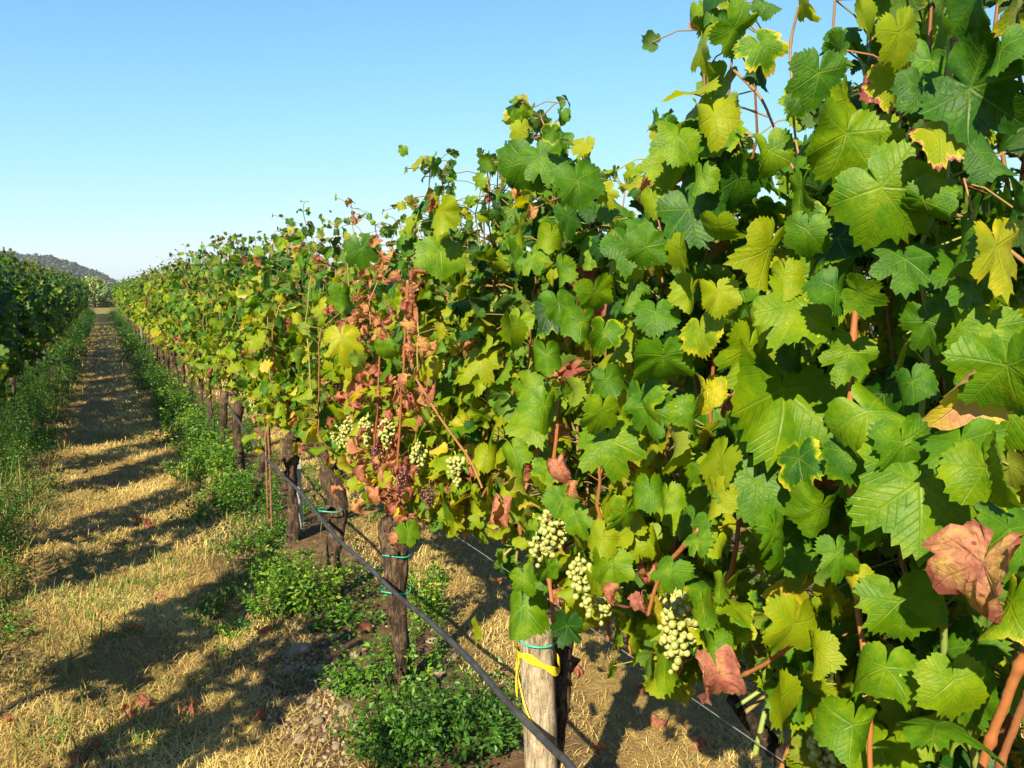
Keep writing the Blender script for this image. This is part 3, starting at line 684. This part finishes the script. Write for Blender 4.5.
for i, sd_ in ((3, 106), (4, 107), (5, 108)):
    near[i] = make_vine((RX, NEAR_Y[i], 0), sd_, 0 if i == 3 else 1, nsh=17, span=.55, top=(1.66, 2.0), tonef=default_tone(.03, .035), trad=.041, lateral=.8, leaf_s=.096, bunches=4,
                        shoots=tips([(303, 212, .9, 0), (290, 222, .95, 0)], RX, NEAR_Y[i]) if i == 3 else None)
LAB = {-2: 'leafy grapevine just beyond the right edge of the picture',
       -1: 'closest grapevine at the right edge with the largest leaves and an upright orange cane',
       0: 'grapevine growing over the wooden post with yellow tape, pale grapes hanging low',
       1: 'grapevine with a column of withered salmon-brown leaves and shrivelled purple grapes',
       2: 'grapevine just past the withered one, dark trunk and small green bunches',
       3: 'fourth grapevine of the right row, growing beside the near pale steel post',
       4: 'fifth grapevine of the right row, two rusty stakes before it',
       5: 'sixth grapevine of the right row, where the black hose ends'}
for i, o in near.items(): tag(o, LAB[i], 'grapevine', GR)

def local(px, py, plane, i):
    p, t = at_x(px, py, plane); return p - np.array([RX, NEAR_Y[i], 0])
rb = np.random.default_rng(77)
for (px, py, pl, i, m) in [(556, 506, .73, 0, BUN_HI[0]), (537, 536, .76, 0, BUN_HI[2]), (580, 558, .72, 0, BUN_HI[1]), (606, 588, .80, 0, BUN_HI[2]), (682, 597, .74, 0, BUN_HI[3]),
                           (676, 588, .80, 0, BUN_HI[4]), (828, 715, .84, -1, BUN_HI[0]), (836, 735, .88, -1, BUN_HI[3]),
                           (455, 455, .78, 1, BUN_HI[4]), (418, 442, .80, 1, BUN_HI[0]), (396, 430, .84, 1, BUN_HI[4]),
                           (388, 418, .76, 2, BUN_HI[0]), (368, 415, .74, 2, BUN_HI[1]), (349, 418, .76, 2, BUN_HI[3]), (336, 425, .8, 2, BUN_HI[0])]:
    hang(m, near[i], local(px, py, pl + .015, i), rb)
for (px, py, pl, m) in [(377, 446, .74, BUN_PU[0]), (403, 468, .71, BUN_PU[1]), (429, 484, .74, BUN_PU[0])]:
    tag(hang(m, near[1], local(px, py, pl, 1), rb), 'shrivelled purple grape bunch')

# --- templates for the rest
TM = [make_vine((0, 0, 0), 200 + k, 1, nsh=16, span=.55, top=(1.60, 1.98), tonef=default_tone([.02, .06, -.02, .07, .02][k], .02), lateral=.9, leaf_s=.098, bunches=2) for k in range(5)]
TF = [make_vine((0, 0, 0), 300 + k, 2, nsh=15, span=.56, top=(1.62, 1.96), tonef=default_tone([-.03, .01, -.05, .0][k], .012, .06, .02), lateral=.6, leaf_s=.115, bunches=2) for k in range(4)]
# sparser, narrower vines for the left row: light falls between them on to the path
TN = [make_vine((0, 0, 0), 430 + k, 1, nsh=7, span=.19 + .05 * k, top=(1.5, 2.08), tonef=default_tone(-.02, .03), lateral=.9, leaf_s=.115, bunches=1, xs=.10) for k in range(2)]
TL = [make_vine((0, 0, 0), 400 + k, 1, nsh=15, span=.38, top=(1.78, 2.04), tonef=default_tone(-.13, .0, .02, .01), lateral=.85, leaf_s=.115, bunches=1, xs=.17, trunk_h=.58, droop=.30) for k in range(4)]  # leaf tone lowered: shade of the backlit row painted into the colour
TLF = [make_vine((0, 0, 0), 450 + k, 2, nsh=13, span=.36, top=(1.75, 2.1), tonef=default_tone(-.10, .0, .02, .0), lateral=.75, leaf_s=.115, bunches=1, xs=.15, trunk_h=.62, droop=.35) for k in range(3)]  # same darker leaf tone, standing in for the row's shade
used = set()
def place(tm, loc, r, label, flip=True):
    if tm.name in used: o = copy_tree(tm)
    else: o = tm; used.add(tm.name)
    o.location = loc; o.rotation_euler = (0, 0, (math.pi if flip and r.random() < .5 else 0) + r.normal() * .05)
    s = r.uniform(.96, 1.04); o.scale = (s, s, s * r.uniform(.985, 1.025)); tag(o, label, 'grapevine', GR); return o
rp = np.random.default_rng(9)
y = 7.98; k = 6
while y < ROW_END:
    tm = TM[int(rp.integers(0, 5))] if y < 21 else TF[int(rp.integers(0, 4))]
    if k < 13: lab = '%s grapevine of the right row counted from the wooden post' % ['seventh', 'eighth', 'ninth', 'tenth', 'eleventh', 'twelfth', 'thirteenth'][k - 6]
    else: lab = 'small leafy grapevine in the distant sunlit part of the right row'
    place(tm, (RX + rp.normal() * .02, y, float(gz(RX, y)) - .03), rp, lab); y += 1.03 + rp.normal() * .03; k += 1
LEFT_Y = [-3.2, -1.9, -.75, .35, 1.75, 2.75, 4.2, 5.1, 6.45, 7.35, 8.7]
y = 9.5
while y < ROW_END - 1: LEFT_Y.append(y); y += 1.08 + rp.uniform(-.18, .22)
vis = 0
for y in LEFT_Y:
    tm = TN[int(rp.integers(0, 2))] if y < 8 else TL[int(rp.integers(0, 4))] if y < 24 else TLF[int(rp.integers(0, 3))]
    if y < 8: lab = 'shaded grapevine of the left row beyond the left edge of the picture'
    elif vis < 5: lab = '%s grapevine of the shaded left row from the left edge' % ['first', 'second', 'third', 'fourth', 'fifth'][vis]; vis += 1
    else: lab = 'dark shaded grapevine in the distant left row'
    place(tm, (LX + rp.normal() * .03, y, float(gz(LX, y)) - .03), rp, lab)
for (rx, ya, yb, lab) in ((RX2, .3, 34, 'grapevine in the row behind the right row, seen through gaps in its leaves'),
                          (RX3, 1.5, 30, 'grapevine in the farthest row behind the right row'),
                          (LX2, -4, 36, 'grapevine in the row behind the shaded left row')):
    y = ya
    while y < yb:
        tm = TM[int(rp.integers(0, 5))] if (rx == RX2 and y < 9) else (TF[int(rp.integers(0, 4))] if rx > 0 else TLF[int(rp.integers(0, 3))])
        place(tm, (rx + rp.normal() * .03, y, float(gz(rx, y)) - .03), rp, lab); y += 1.08 + rp.normal() * .04

# ------------------------------------------------------------------ posts, stakes, wires, hose
def steel_post(x, y, label, h=1.95):
    root = empty('steel_post', (x, y, float(gz(x, y)))); a = Acc(); w_, d_, t_ = .045, .03, .0035
    prof = [(-w_ / 2, -d_ / 2), (w_ / 2, -d_ / 2), (w_ / 2, d_ / 2), (w_ / 2 - t_, d_ / 2), (w_ / 2 - t_, -d_ / 2 + t_), (-w_ / 2 + t_, -d_ / 2 + t_), (-w_ / 2 + t_, d_ / 2), (-w_ / 2, d_ / 2)]
    n = len(prof); V = [(p[1], p[0], -.1) for p in prof] + [(p[1], p[0], h) for p in prof]
    T = []
    for j in range(n): q = (j + 1) % n; T += [(j, q, q + n), (j, q + n, j + n)]
    for o in (0, n): T += [(o + 0, o + 1, o + 4), (o + 0, o + 4, o + 5), (o + 1, o + 2, o + 3), (o + 1, o + 3, o + 4), (o + 0, o + 5, o + 6), (o + 0, o + 6, o + 7)]
    a.add(V, T); a.build('profile', M_STEEL, root, smooth=False)
    for z in (.9, 1.3, 1.7):
        c = Acc(); tube(c, [(-d_ / 2 - .012, -.012, z + .012), (-d_ / 2 - .012, 0, z), (-d_ / 2 - .012, .012, z + .012)], .0025, 5); c.build('wire_hook', M_STEEL, root)
    return tag(root, label, 'post', 'steel trellis posts')
steel_post(RX + .08, 5.05, 'pale steel post between the third and fourth right-row vines')
steel_post(RX + .02, 9.3, 'pale steel post showing above the sunlit leaves of the right row')
for y in (15.3, 20.6, 26, 31, 36.5, 42, 47, 52, 58): steel_post(RX, y, 'thin steel post half hidden in the distant right row')
steel_post(LX, 12.6, 'steel post among the first visible vines of the shaded left row')
for y in (2.0, 7.3, 18, 23.5, 29, 34, 40, 46, 52, 58): steel_post(LX, y, 'thin steel post hidden among the leaves of the left row')
for y in (2.6, 8, 13.5, 19, 25): steel_post(RX2, y, 'steel post in the row behind the right row')
def rod(px, y, lab, lean):
    a = Acc(); x = RX - .09; z = float(gz(x, y)); pts = [(0, 0, -.05), (.003, .004, .5), (lean, 0, 1.25)]
    tube(a, smooth_path(pts, 8), .0065, 7); o = a.build('rusty_stake', M_RUST); o.location = (x, y, z); tag(o, lab, 'stake', 'thin rusty stakes')
rod(0, 5.20, 'thin rusty stake, the left one of the close pair before the sunlit vines', .01)
rod(0, 5.08, 'thin rusty stake, the right one of the close pair before the sunlit vines', -.012)
def wire(x, z, y0, y1, lab, r0=.0014):
    a = Acc(); n = int((y1 - y0) / 1.3); ys = np.linspace(y0, y1, n)
    P = [(0, yy - y0, .012 * math.sin(yy * 1.2)) for yy in ys]; tube(a, P, r0, 4)
    o = a.build('trellis_wire', M_WIRE); o.location = (x, y0, z); tag(o, lab, 'wire', 'trellis wires')
for (x, nm_) in ((RX, 'right row'), (LX, 'left row'), (RX2, 'row behind the right row')):
    for (z, zn) in ((.84, 'lowest'), (1.25, 'middle'), (1.68, 'topmost')):
        wire(x - .035, z, -2, ROW_END if x < 3 else 33, '%s galvanised wire strung through the %s' % (zn, nm_))

# wooden post with the tape
PY = 1.60; PX = RX - .085
post = empty('wooden_post', (PX, PY, float(gz(PX, PY))))
a = Acc(); rr_ = np.random.default_rng(3); n = 22; zs = np.linspace(-.15, .76, n)
path = np.array([(.006 * math.sin(z * 5), -.02 + .02 * (z / .7), z) for z in zs]); th = np.linspace(0, 2 * math.pi, 22, endpoint=False)
r2 = [1 + .05 * np.sin(4 * th + z * 2) + .03 * np.sin(9 * th + 1) + rr_.normal(size=22) * .014 for z in zs]
tube(a, path, .041, 22, r2=r2); a.build('timber', M_POSTW, post)
def ribbon(acc, ctrl, width, n=24, up=(0, 0, 1)):
    p = smooth_path(ctrl, n); V = []; T = []; up = np.array(up, float)
    for i in range(n):
        s = width * (.75 + .25 * math.sin(i * .9)); V += [p[i] - up * s / 2, p[i] + up * s / 2]
    for i in range(n - 1): T += [(2 * i, 2 * i + 2, 2 * i + 3), (2 * i, 2 * i + 3, 2 * i + 1)]
    acc.add(V, T)
a = Acc(); ring = [(.052 * math.cos(t), .052 * math.sin(t) - .003, .665 + .010 * math.sin(t * 2) - .018 * math.cos(t + .6)) for t in np.linspace(0, 6.6, 14)]
ribbon(a, ring, .024, 40)
ribbon(a, [(-.036, .033, .67), (-.049, .012, .63), (-.046, -.020, .56), (-.030, -.046, .50)], .017, 16, (.1, .3, 1))
ribbon(a, [(-.030, .040, .66), (-.038, .038, .62), (-.039, .038, .58), (-.036, .040, .55)], .013, 12, (0, 1, .2))
tag(a.build('yellow_tape', M_TAPE, post), 'yellow plastic tape wound round the post with loose ends')
a = Acc(); tube(a, [(.045 * math.cos(t), .045 * math.sin(t) - .003, .710 + .003 * math.sin(t)) for t in np.linspace(0, 6.3, 22)], .0028, 6); a.build('green_tie', M_TIE, post)
tag(post, 'weathered grey wooden post wrapped in yellow tape at the front of the right row', 'post')

# hose
hp = [(225, 398, .96), (233, 412, .92), (250, 438, .885), (272, 465, .875), (300, 492, .87), (322, 520, .87), (340, 541, .865), (368, 566, .865), (395, 593, .86), (430, 622, .85), (470, 660, .84), (510, 705, .825), (552, 748, .815), (572, 768, .81)]
P = [at_x(px, py, pl)[0] for (px, py, pl) in hp]
last = P[-1] + (P[-1] - P[-2]) * 2; last[2] = P[-1][2] - .02; P.append(last); P.append(np.array([.80, .55, P[-1][2]])); P.append(np.array([.82, -.5, .40]))
o0 = np.array(P[0]); a = Acc(); tube(a, smooth_path(np.array(P) - o0, 140), .0088, 12)
hose = a.build('irrigation_hose', M_HOSE); hose.location = o0
tag(hose, 'black plastic drip irrigation hose strung along the trunks of the right row', 'hose')
def trunk_tie(i, z, rad=.058, cx=-.02, cy=-.02):
    a = Acc(); tube(a, [(cx + rad * math.cos(t), cy + rad * math.sin(t), z + .006 * math.sin(t * 2)) for t in np.linspace(0, 6.3, 24)], .003, 6)
    a.build('green_tie', M_TIE, near[i])
trunk_tie(1, .455, .056, -.02, -.01); trunk_tie(1, .60, .052, -.02, -.02); trunk_tie(2, .52, .062, -.02); trunk_tie(4, .70, .062, -.02)
a = Acc(); ribbon(a, [(-.06, -.02, .47), (-.072, -.03, .38), (-.066, -.035, .28)], .022, 14, (.2, .9, .2)); tag(a.build('yellow_tape', M_TAPE, near[2]), 'strip of yellow tape hanging on the trunk')

# ------------------------------------------------------------------ ground cover
def leaflet_batch(acc, C, N, Tp, S, tone):
    n = len(C); N = N / np.linalg.norm(N, axis=1)[:, None]; Tp = Tp - N * (Tp * N).sum(1)[:, None]; Tp = Tp / (np.linalg.norm(Tp, axis=1)[:, None] + 1e-9)
    X = np.cross(Tp, N); S = S[:, None]
    V = np.stack([C, C + Tp * S * .55 + X * S * .32 + N * S * .08, C + Tp * S * 1.05 - N * S * .12, C + Tp * S * .55 - X * S * .32 + N * S * .08], 1).reshape(-1, 3)
    b4 = np.arange(n)[:, None] * 4; T = np.concatenate([b4 + np.array([[0, 1, 2]]), b4 + np.array([[0, 2, 3]])])
    A = np.zeros((n, 4, 4), np.float32); A[:, :, 0] = tone[:, None]; A[:, :, 3] = 1
    acc.add(V, T, A.reshape(-1, 4))
def weed(acc, x, y, rad, h, n, s, r, bias=.5):
    ns = max(4, n // 14); a = r.uniform(0, 6.28, ns); q = np.sqrt(r.uniform(0, 1, ns)) * rad
    z0 = gz(x, y); bx = x + q * .35 * np.cos(a); by = y + q * .35 * np.sin(a)
    tx = x + q * np.cos(a); ty = y + q * np.sin(a); tz = z0 + h * (1 - (q / rad) ** 2 * .45) * r.uniform(.35, 1.45, ns)
    k = r.integers(0, ns, n); f = r.uniform(.2, 1, n) ** .7
    C = np.stack([bx[k] + (tx - bx)[k] * f ** 1.2, by[k] + (ty - by)[k] * f ** 1.2, z0 + (tz[k] - z0) * f], 1) + r.normal(size=(n, 3)) * s * .7
    N = r.normal(size=(n, 3)) * .55 + np.array([0, 0, 1.0]); Tp = r.normal(size=(n, 3)) + np.stack([np.cos(a[k]), np.sin(a[k]), np.full(n, .3)], 1)
    leaflet_batch(acc, C, N, Tp, s * r.uniform(.6, 1.3, n), np.clip(bias + r.normal(size=n) * .15, 0, 1))
    for j in range(ns):
        if s > .012: tube(acc, [(bx[j], by[j], z0 - .01), ((bx[j] + tx[j]) / 2, (by[j] + ty[j]) / 2, z0 + (tz[j] - z0) * .55), (tx[j], ty[j], tz[j])], .0012, 3, (.35, 0, 0, 1), cap=False)
rw = np.random.default_rng(21)
acc = Acc()
y = 1.2
while y < 60:      # strip under the right row
    s = .021 if y < 7 else .028 if y < 16 else .05
    n = 330 if y < 7 else 300 if y < 16 else 120
    for _ in range(2):
        if math.sin(y * 2.3) + math.sin(y * 5.1 + 1) + rw.normal() * .6 < (-.5 if y < 4 else -1.15): continue
        x = RX - .22 + rw.normal() * .15
        if y < 3.0 and x < .78 and y > 2.15: continue
        d = np.linalg.norm(np.array([x, y]) - np.array([.55, 3.25]))
        if d < .34: continue
        weed(acc, x, y + rw.normal() * .1, rw.uniform(.08, .26), rw.uniform(.06, .27) * (1 + .25 * (y > 5)), int(n * rw.uniform(.4, 1.1)), s * rw.uniform(.7, 1.35), rw, rw.uniform(.35, .80))
    y += .17 if y < 16 else .3
for _ in range(40):   # on the far side of the right row
    weed(acc, RX + rw.uniform(.1, .6), rw.uniform(2.5, 12), rw.uniform(.08, .18), rw.uniform(.06, .2), 200, .016, rw, .5)
for _ in range(45):
    weed(acc, RX2 + rw.normal() * .2, rw.uniform(.5, 14), rw.uniform(.12, .25), rw.uniform(.1, .3), 180, .022, rw, .5)
tag(acc.build('weeds', M_WEED, smooth=False), 'low leafy green weeds growing under the right row', 'weeds', kind='stuff')
acc = Acc(); y = 3.5
while y < 60:
    s = .02 if y < 16 else .045; n = 330 if y < 16 else 120
    for _ in range(3):
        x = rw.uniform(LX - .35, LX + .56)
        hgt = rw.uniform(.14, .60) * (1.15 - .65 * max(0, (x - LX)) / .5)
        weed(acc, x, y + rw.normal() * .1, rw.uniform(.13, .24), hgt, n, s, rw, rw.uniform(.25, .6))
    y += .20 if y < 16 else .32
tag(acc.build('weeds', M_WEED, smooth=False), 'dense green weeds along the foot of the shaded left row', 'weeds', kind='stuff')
# single clumps that can be told apart
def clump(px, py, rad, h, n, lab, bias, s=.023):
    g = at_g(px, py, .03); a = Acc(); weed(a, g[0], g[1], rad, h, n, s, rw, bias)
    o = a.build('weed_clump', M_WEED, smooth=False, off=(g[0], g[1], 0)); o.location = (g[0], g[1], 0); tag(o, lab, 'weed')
clump(305, 612, .24, .26, 1500, 'big bright green sunlit weed clump left of the third trunk', .78)  # raised bias paints the sunlight into the leaves
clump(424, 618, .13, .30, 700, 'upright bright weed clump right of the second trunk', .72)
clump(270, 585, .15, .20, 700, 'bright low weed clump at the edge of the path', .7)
clump(470, 745, .30, .20, 1600, 'dark spreading weed clump before the wooden post at the bottom', .34)  # low bias: shadow painted into the leaf tone
clump(395, 745, .22, .16, 1000, 'low dark weed clump among the stones at the bottom', .40)  # leaves toned down as painted shadow
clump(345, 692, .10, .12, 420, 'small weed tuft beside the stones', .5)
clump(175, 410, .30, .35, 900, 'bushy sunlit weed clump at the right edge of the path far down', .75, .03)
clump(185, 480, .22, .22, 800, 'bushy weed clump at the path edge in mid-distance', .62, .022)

def blades(acc, X, Y, L, r, tone, lay=.75, wd=.0022):
    n = len(X); Z = gz(X, Y); a = r.uniform(0, 6.28, n); el = np.abs(r.normal(0, 1, n)) * (1 - lay) * 1.6 + .08
    d = np.stack([np.cos(a) * np.cos(el), np.sin(a) * np.cos(el), np.sin(el)], 1); sd2 = np.stack([-np.sin(a), np.cos(a), np.zeros(n)], 1) * (wd * r.uniform(.6, 1.4, n))[:, None]
    B = np.stack([X, Y, Z + r.uniform(0, .012, n)], 1); L = L[:, None]
    mid = B + d * L * .5 + np.array([0, 0, 1]) * L * .10; tip = B + d * L - np.array([0, 0, 1]) * L * r.uniform(-.1, .3, n)[:, None]; tip[:, 2] = np.maximum(tip[:, 2], Z + .003)
    V = np.stack([B - sd2, B + sd2, mid - sd2 * .8, mid + sd2 * .8, tip], 1).reshape(-1, 3); b5 = np.arange(n)[:, None] * 5
    T = np.concatenate([b5 + np.array([[0, 1, 3]]), b5 + np.array([[0, 3, 2]]), b5 + np.array([[2, 3, 4]])])
    A = np.zeros((n, 5, 4), np.float32); A[:, :, 0] = tone[:, None]; A[:, :, 3] = 1; acc.add(V, T, A.reshape(-1, 4))
def patchy(x, y, r):
    v = np.sin(x * 5.1 + 1.3 * np.sin(y * 3.1)) + np.sin(y * 4.3 + 2 + 1.7 * np.sin(x * 2.3)) + .6 * np.sin(x * 11 + y * 9)
    return v
rg = np.random.default_rng(31); acc = Acc()
for (ya, yb, den, Lm, wd) in ((1.6, 5, 15000, .05, .0013), (5, 9, 6500, .06, .002), (9, 18, 2200, .075, .0035), (18, 40, 500, .09, .008)):
    for (xa, xb) in ((-.85, .78), (1.25, 3.0)):
        if xa > 1 and ya > 9: continue
        if xa > 1: ya2, yb2 = max(.4, ya - 1.2), yb
        else: ya2, yb2 = ya, yb
        n = int((xb - xa) * (yb2 - ya2) * den * (1 if xa < 1 else .45)); X = rg.uniform(xa, xb, n); Y = rg.uniform(ya2, yb2, n)
        pv = patchy(X, Y, rg); keep = rg.uniform(0, 1, n) < np.clip(.62 + .28 * pv, .12, 1) * np.clip(strawness(X) * 1.4, 0, 1); X, Y, pv = X[keep], Y[keep], pv[keep]; n = len(X)
        tone = np.clip(.56 + .16 * pv + rg.normal(size=n) * .18, .22, 1); gm = rg.uniform(0, 1, n) < .035 + .05 * (Y > 9); tone[gm] = rg.uniform(0, .2, gm.sum())
        blades(acc, X, Y, Lm * rg.uniform(.4, 1.5, n), rg, tone, .78, wd)
tag(acc.build('dry_grass', M_STRAW, smooth=False), 'short straw-coloured dry grass matting the path', 'dry grass', kind='stuff')
acc = Acc()       # green and seeding tufts in the path and at the left edge
for (px, py, k, L) in [(75, 560, 60, .10), (110, 610, 70, .12), (60, 680, 60, .12), (95, 640, 60, .1), (60, 745, 60, .12), (130, 590, 70, .1), (95, 590, 50, .1), (145, 735, 50, .08), (180, 560, 40, .07), (30, 600, 40, .12),
                    (10, 500, 90, .28), (25, 520, 70, .22), (170, 560, 40, .07), (160, 525, 40, .08), (90, 500, 40, .07), (135, 450, 60, .08), (100, 440, 60, .08), (120, 410, 70, .08), (250, 640, 30, .08), (170, 690, 30, .07)]:
    g = at_g(px, py, 0); n = k * 2; X = g[0] + rg.normal(size=n) * .10; Y = g[1] + rg.normal(size=n) * .10
    blades(acc, X, Y, L * rg.uniform(.5, 1.3, n), rg, rg.uniform(0, .30, n), .55, .0025)
for xc, sg in ((RX - .25, .2), (LX + .30, .25)):
    for yc in rg.uniform(3.9, 22, 150):
        n = 26; x_ = xc + rg.normal() * sg; X = x_ + rg.normal(size=n) * .05; Y = yc + rg.normal(size=n) * .05
        blades(acc, X, Y, rg.uniform(.08, .22) * rg.uniform(.5, 1.2, n), rg, rg.uniform(0, .5, n) if rg.random() < .4 else rg.uniform(0, .2, n), .5, .0028)
tag(acc.build('green_grass_tufts', M_STRAW, smooth=False), 'sparse green grass tufts in the path and among the weeds beside it', 'grass', kind='stuff')
acc = Acc()
for (px, py) in [(60, 570), (90, 575), (110, 598), (160, 570), (175, 580), (130, 550), (100, 540), (150, 470), (120, 455), (140, 430), (130, 405), (70, 610), (70, 595), (80, 605), (120, 590), (138, 585), (150, 590), (78, 625), (60, 740), (95, 755), (150, 750), (125, 612), (175, 745), (290, 690), (240, 655), (105, 645)]:
    g = at_g(px, py, 0); weed(acc, g[0], g[1], .09, .05, 130, .011, rw, .6)
tag(acc.build('path_sprigs', M_WEED, smooth=False), 'tiny green sprigs scattered over the dry path', 'sprigs', kind='stuff')

# stones
def stone_mesh(r, s, sub=3):
    V, T = ICO[sub]; V = V.copy(); ph = r.uniform(0, 6.28, 6)
    f = 1 + .13 * np.sin(V[:, 0] * 2.6 + ph[0]) + .11 * np.sin(V[:, 1] * 3.1 + ph[1]) + .09 * np.sin(V[:, 2] * 4 + ph[2]) + .05 * np.sin(V[:, 0] * 7 + V[:, 1] * 6 + ph[3])
    V = V * f[:, None] * np.array([1, r.uniform(.6, .95), r.uniform(.45, .7)]) * s; return V, T
rs = np.random.default_rng(51)
SM = []
for k in range(6):
    a = Acc(); a.add(*stone_mesh(rs, 1.0)); SM.append(mesh_of('stone', a, M_STONE))
big = [(298, 652, .05), (322, 672, .035), (288, 668, .03), (332, 640, .028), (309, 700, .026), (345, 712, .03), (362, 690, .026), (318, 722, .024), (300, 738, .028), (370, 735, .024), (420, 690, .034), (438, 672, .03), (432, 640, .03), (355, 660, .026), (336, 745, .022), (452, 655, .03), (212, 482, .05), (190, 500, .04), (228, 508, .04), (205, 470, .06), (385, 715, .022), (410, 712, .025)]
for k, (px, py, s) in enumerate(big):
    g = at_g(px, py, .03); o = bpy.data.objects.new('stone', SM[k % 6]); col.objects.link(o)
    o.location = (g[0], g[1], float(gz(g[0], g[1])) + s * .08); o.scale = (s, s, s); o.rotation_euler = (rs.normal() * .2, rs.normal() * .2, rs.uniform(0, 6.28))
    far_ = k in (16, 17, 18, 19)
    tag(o, 'pale broken stone at the path edge in mid-distance' if far_ else ('largest pale stone at the edge of the path near the third trunk' if k == 0 else 'rounded brown stone lying in the bare soil between path and trunks'), 'stone', 'stones lying by the right row')
acc = Acc(); V1, T1 = ICO[1]
for _ in range(1000):
    if rs.random() < .6: g = np.array([rs.normal(.62, .12), rs.normal(3.0, .55)])
    else: g = np.array([rs.normal(.80, .18), rs.uniform(1.5, 8)])
    s = rs.uniform(.004, .014); VV = V1 * s * rs.uniform(.6, 1.2, 3) * (1 + rs.normal(size=(12, 1)) * .1)
    acc.add(VV + np.array([g[0], g[1], float(gz(g[0], g[1])) - s * .05]), T1)
tag(acc.build('gravel', M_STONE, smooth=False), 'small gravel and pebbles in the bare soil by the right row', 'gravel', kind='stuff')

# fallen leaves
FL = []
for k in range(4):
    a = Acc(); V, T, UV = DR[1][k]; a.add(V, T, (.97, .2 + .2 * k, 1, 1), UV); FL.append(mesh_of('fallen_leaf', a, M_LEAF))
spots = [(500 / 3.413, 485 / 3.413 + 560), (640 / 3.413, 505 / 3.413 + 560), (440 / 3.413, 520 / 3.413 + 560), (885 / 3.413, 545 / 3.413 + 560), (450 / 3.413, 245 / 3.413 + 560), (905 / 3.413, 265 / 3.413 + 560), (10, 728), (95, 752), (80, 760),
         (95, 482), (112, 482), (140, 523), (150, 526), (190, 507), (575, 672), (560, 690), (555, 735), (600, 750), (660, 720), (640, 690), (160, 600), (200, 602), (330, 590), (430, 700), (395, 560), (700, 740), (365, 640)]
for k, (px, py) in enumerate(spots):
    g = at_g(px, py, .02); o = bpy.data.objects.new('fallen_leaf', FL[k % 4]); col.objects.link(o); s = rs.uniform(.06, .10)
    o.location = (g[0], g[1], float(gz(g[0], g[1])) + .022); o.scale = (s, s, s * .8); o.rotation_euler = (rs.normal() * .3, rs.normal() * .3 + (math.pi if k % 3 == 0 else 0), rs.uniform(0, 6.28))
    lab = 'orange-brown fallen leaf on the ground just right of the wooden post' if k == 14 else ('curled reddish-brown vine leaf fallen on the dry grass path' if px < 300 else 'dry brown vine leaf fallen on the ground under or behind the right row')
    tag(o, lab, 'leaf', 'fallen vine leaves on the ground')

# ------------------------------------------------------------------ air
def haze():
    hx, z0, z1 = 3600.0, -2.0, 48.0
    V = [(x, y, z) for z in (z0, z1) for (x, y) in ((-hx, -hx), (hx, -hx), (hx, hx), (-hx, hx))]
    T = [(0, 2, 1), (0, 3, 2), (4, 5, 6), (4, 6, 7), (0, 1, 5), (0, 5, 4), (1, 2, 6), (1, 6, 5), (2, 3, 7), (2, 7, 6), (3, 0, 4), (3, 4, 7)]
    a = Acc(); a.add(V, T); m = bpy.data.materials.new('haze'); m.use_nodes = True; t = m.node_tree; t.nodes.clear()
    o = t.nodes.new('ShaderNodeOutputMaterial'); v = t.nodes.new('ShaderNodeVolumePrincipled')
    v.inputs['Color'].default_value = (.82, .90, 1, 1); v.inputs['Density'].default_value = .00035; v.inputs['Anisotropy'].default_value = .2
    t.links.new(v.outputs[0], o.inputs['Volume']); tag(a.build('haze', m, smooth=False), 'thin bluish air between the vineyard and the hill', 'haze', kind='stuff')
haze()

# ------------------------------------------------------------------ distant trees
def far_tree(px, D, topy, wdt, lab, seed, tone):
    r = np.random.default_rng(seed); d = ray(px, 290); d = d / math.hypot(d[0], d[1]); c = d * D; h = 1.6 + (290 - topy) / FPX * D * .93
    root = empty('tree', (c[0], c[1], 0)); a = Acc(); tube(a, [(0, 0, -.1), (.05, 0, h * .3), (0, .1, h * .6)], [.16, .12, .07], 7)
    for k in range(4): an = r.uniform(0, 6.28); tube(a, [(0, 0, h * .3), (math.cos(an) * wdt * .25, math.sin(an) * wdt * .25, h * .65)], [.07, .03], 5)
    a.build('trunk', M_TREEB, root); a = Acc(); n = 1500
    lob = r.normal(size=(9, 3)) * np.array([wdt * .26, wdt * .26, h * .18]) + np.array([0, 0, h * .5]); k = r.integers(0, 9, n)
    dv = r.normal(size=(n, 3)); dv /= np.linalg.norm(dv, axis=1)[:, None]; C = lob[k] + dv * np.array([wdt * .24, wdt * .24, h * .22]) * r.uniform(.4, 1.05, (n, 1)); C[:, 2] = np.clip(C[:, 2], .2, h)
    leaflet_batch(a, C, dv + r.normal(size=(n, 3)) * .5, r.normal(size=(n, 3)), np.full(n, .34), np.clip(tone + r.normal(size=n) * .12, 0, 1)); a.build('crown', M_FAR, root, smooth=False)
    tag(root, lab, 'tree', 'trees beyond the end of the vineyard')
far_tree(93, 82, 279, 3.4, 'round yellow-green tree left of the end of the path', 1, .75)
far_tree(123, 78, 281, 2.8, 'dark round tree right of the end of the path', 2, .35)
far_tree(84, 86, 281, 4.0, 'olive green bushy tree before the foot of the hill', 3, .6)
far_tree(136, 84, 281, 4.5, 'green tree showing over the far end of the right row', 5, .45)
far_tree(70, 90, 284, 4.5, 'low tree behind the far end of the left row', 6, .5)
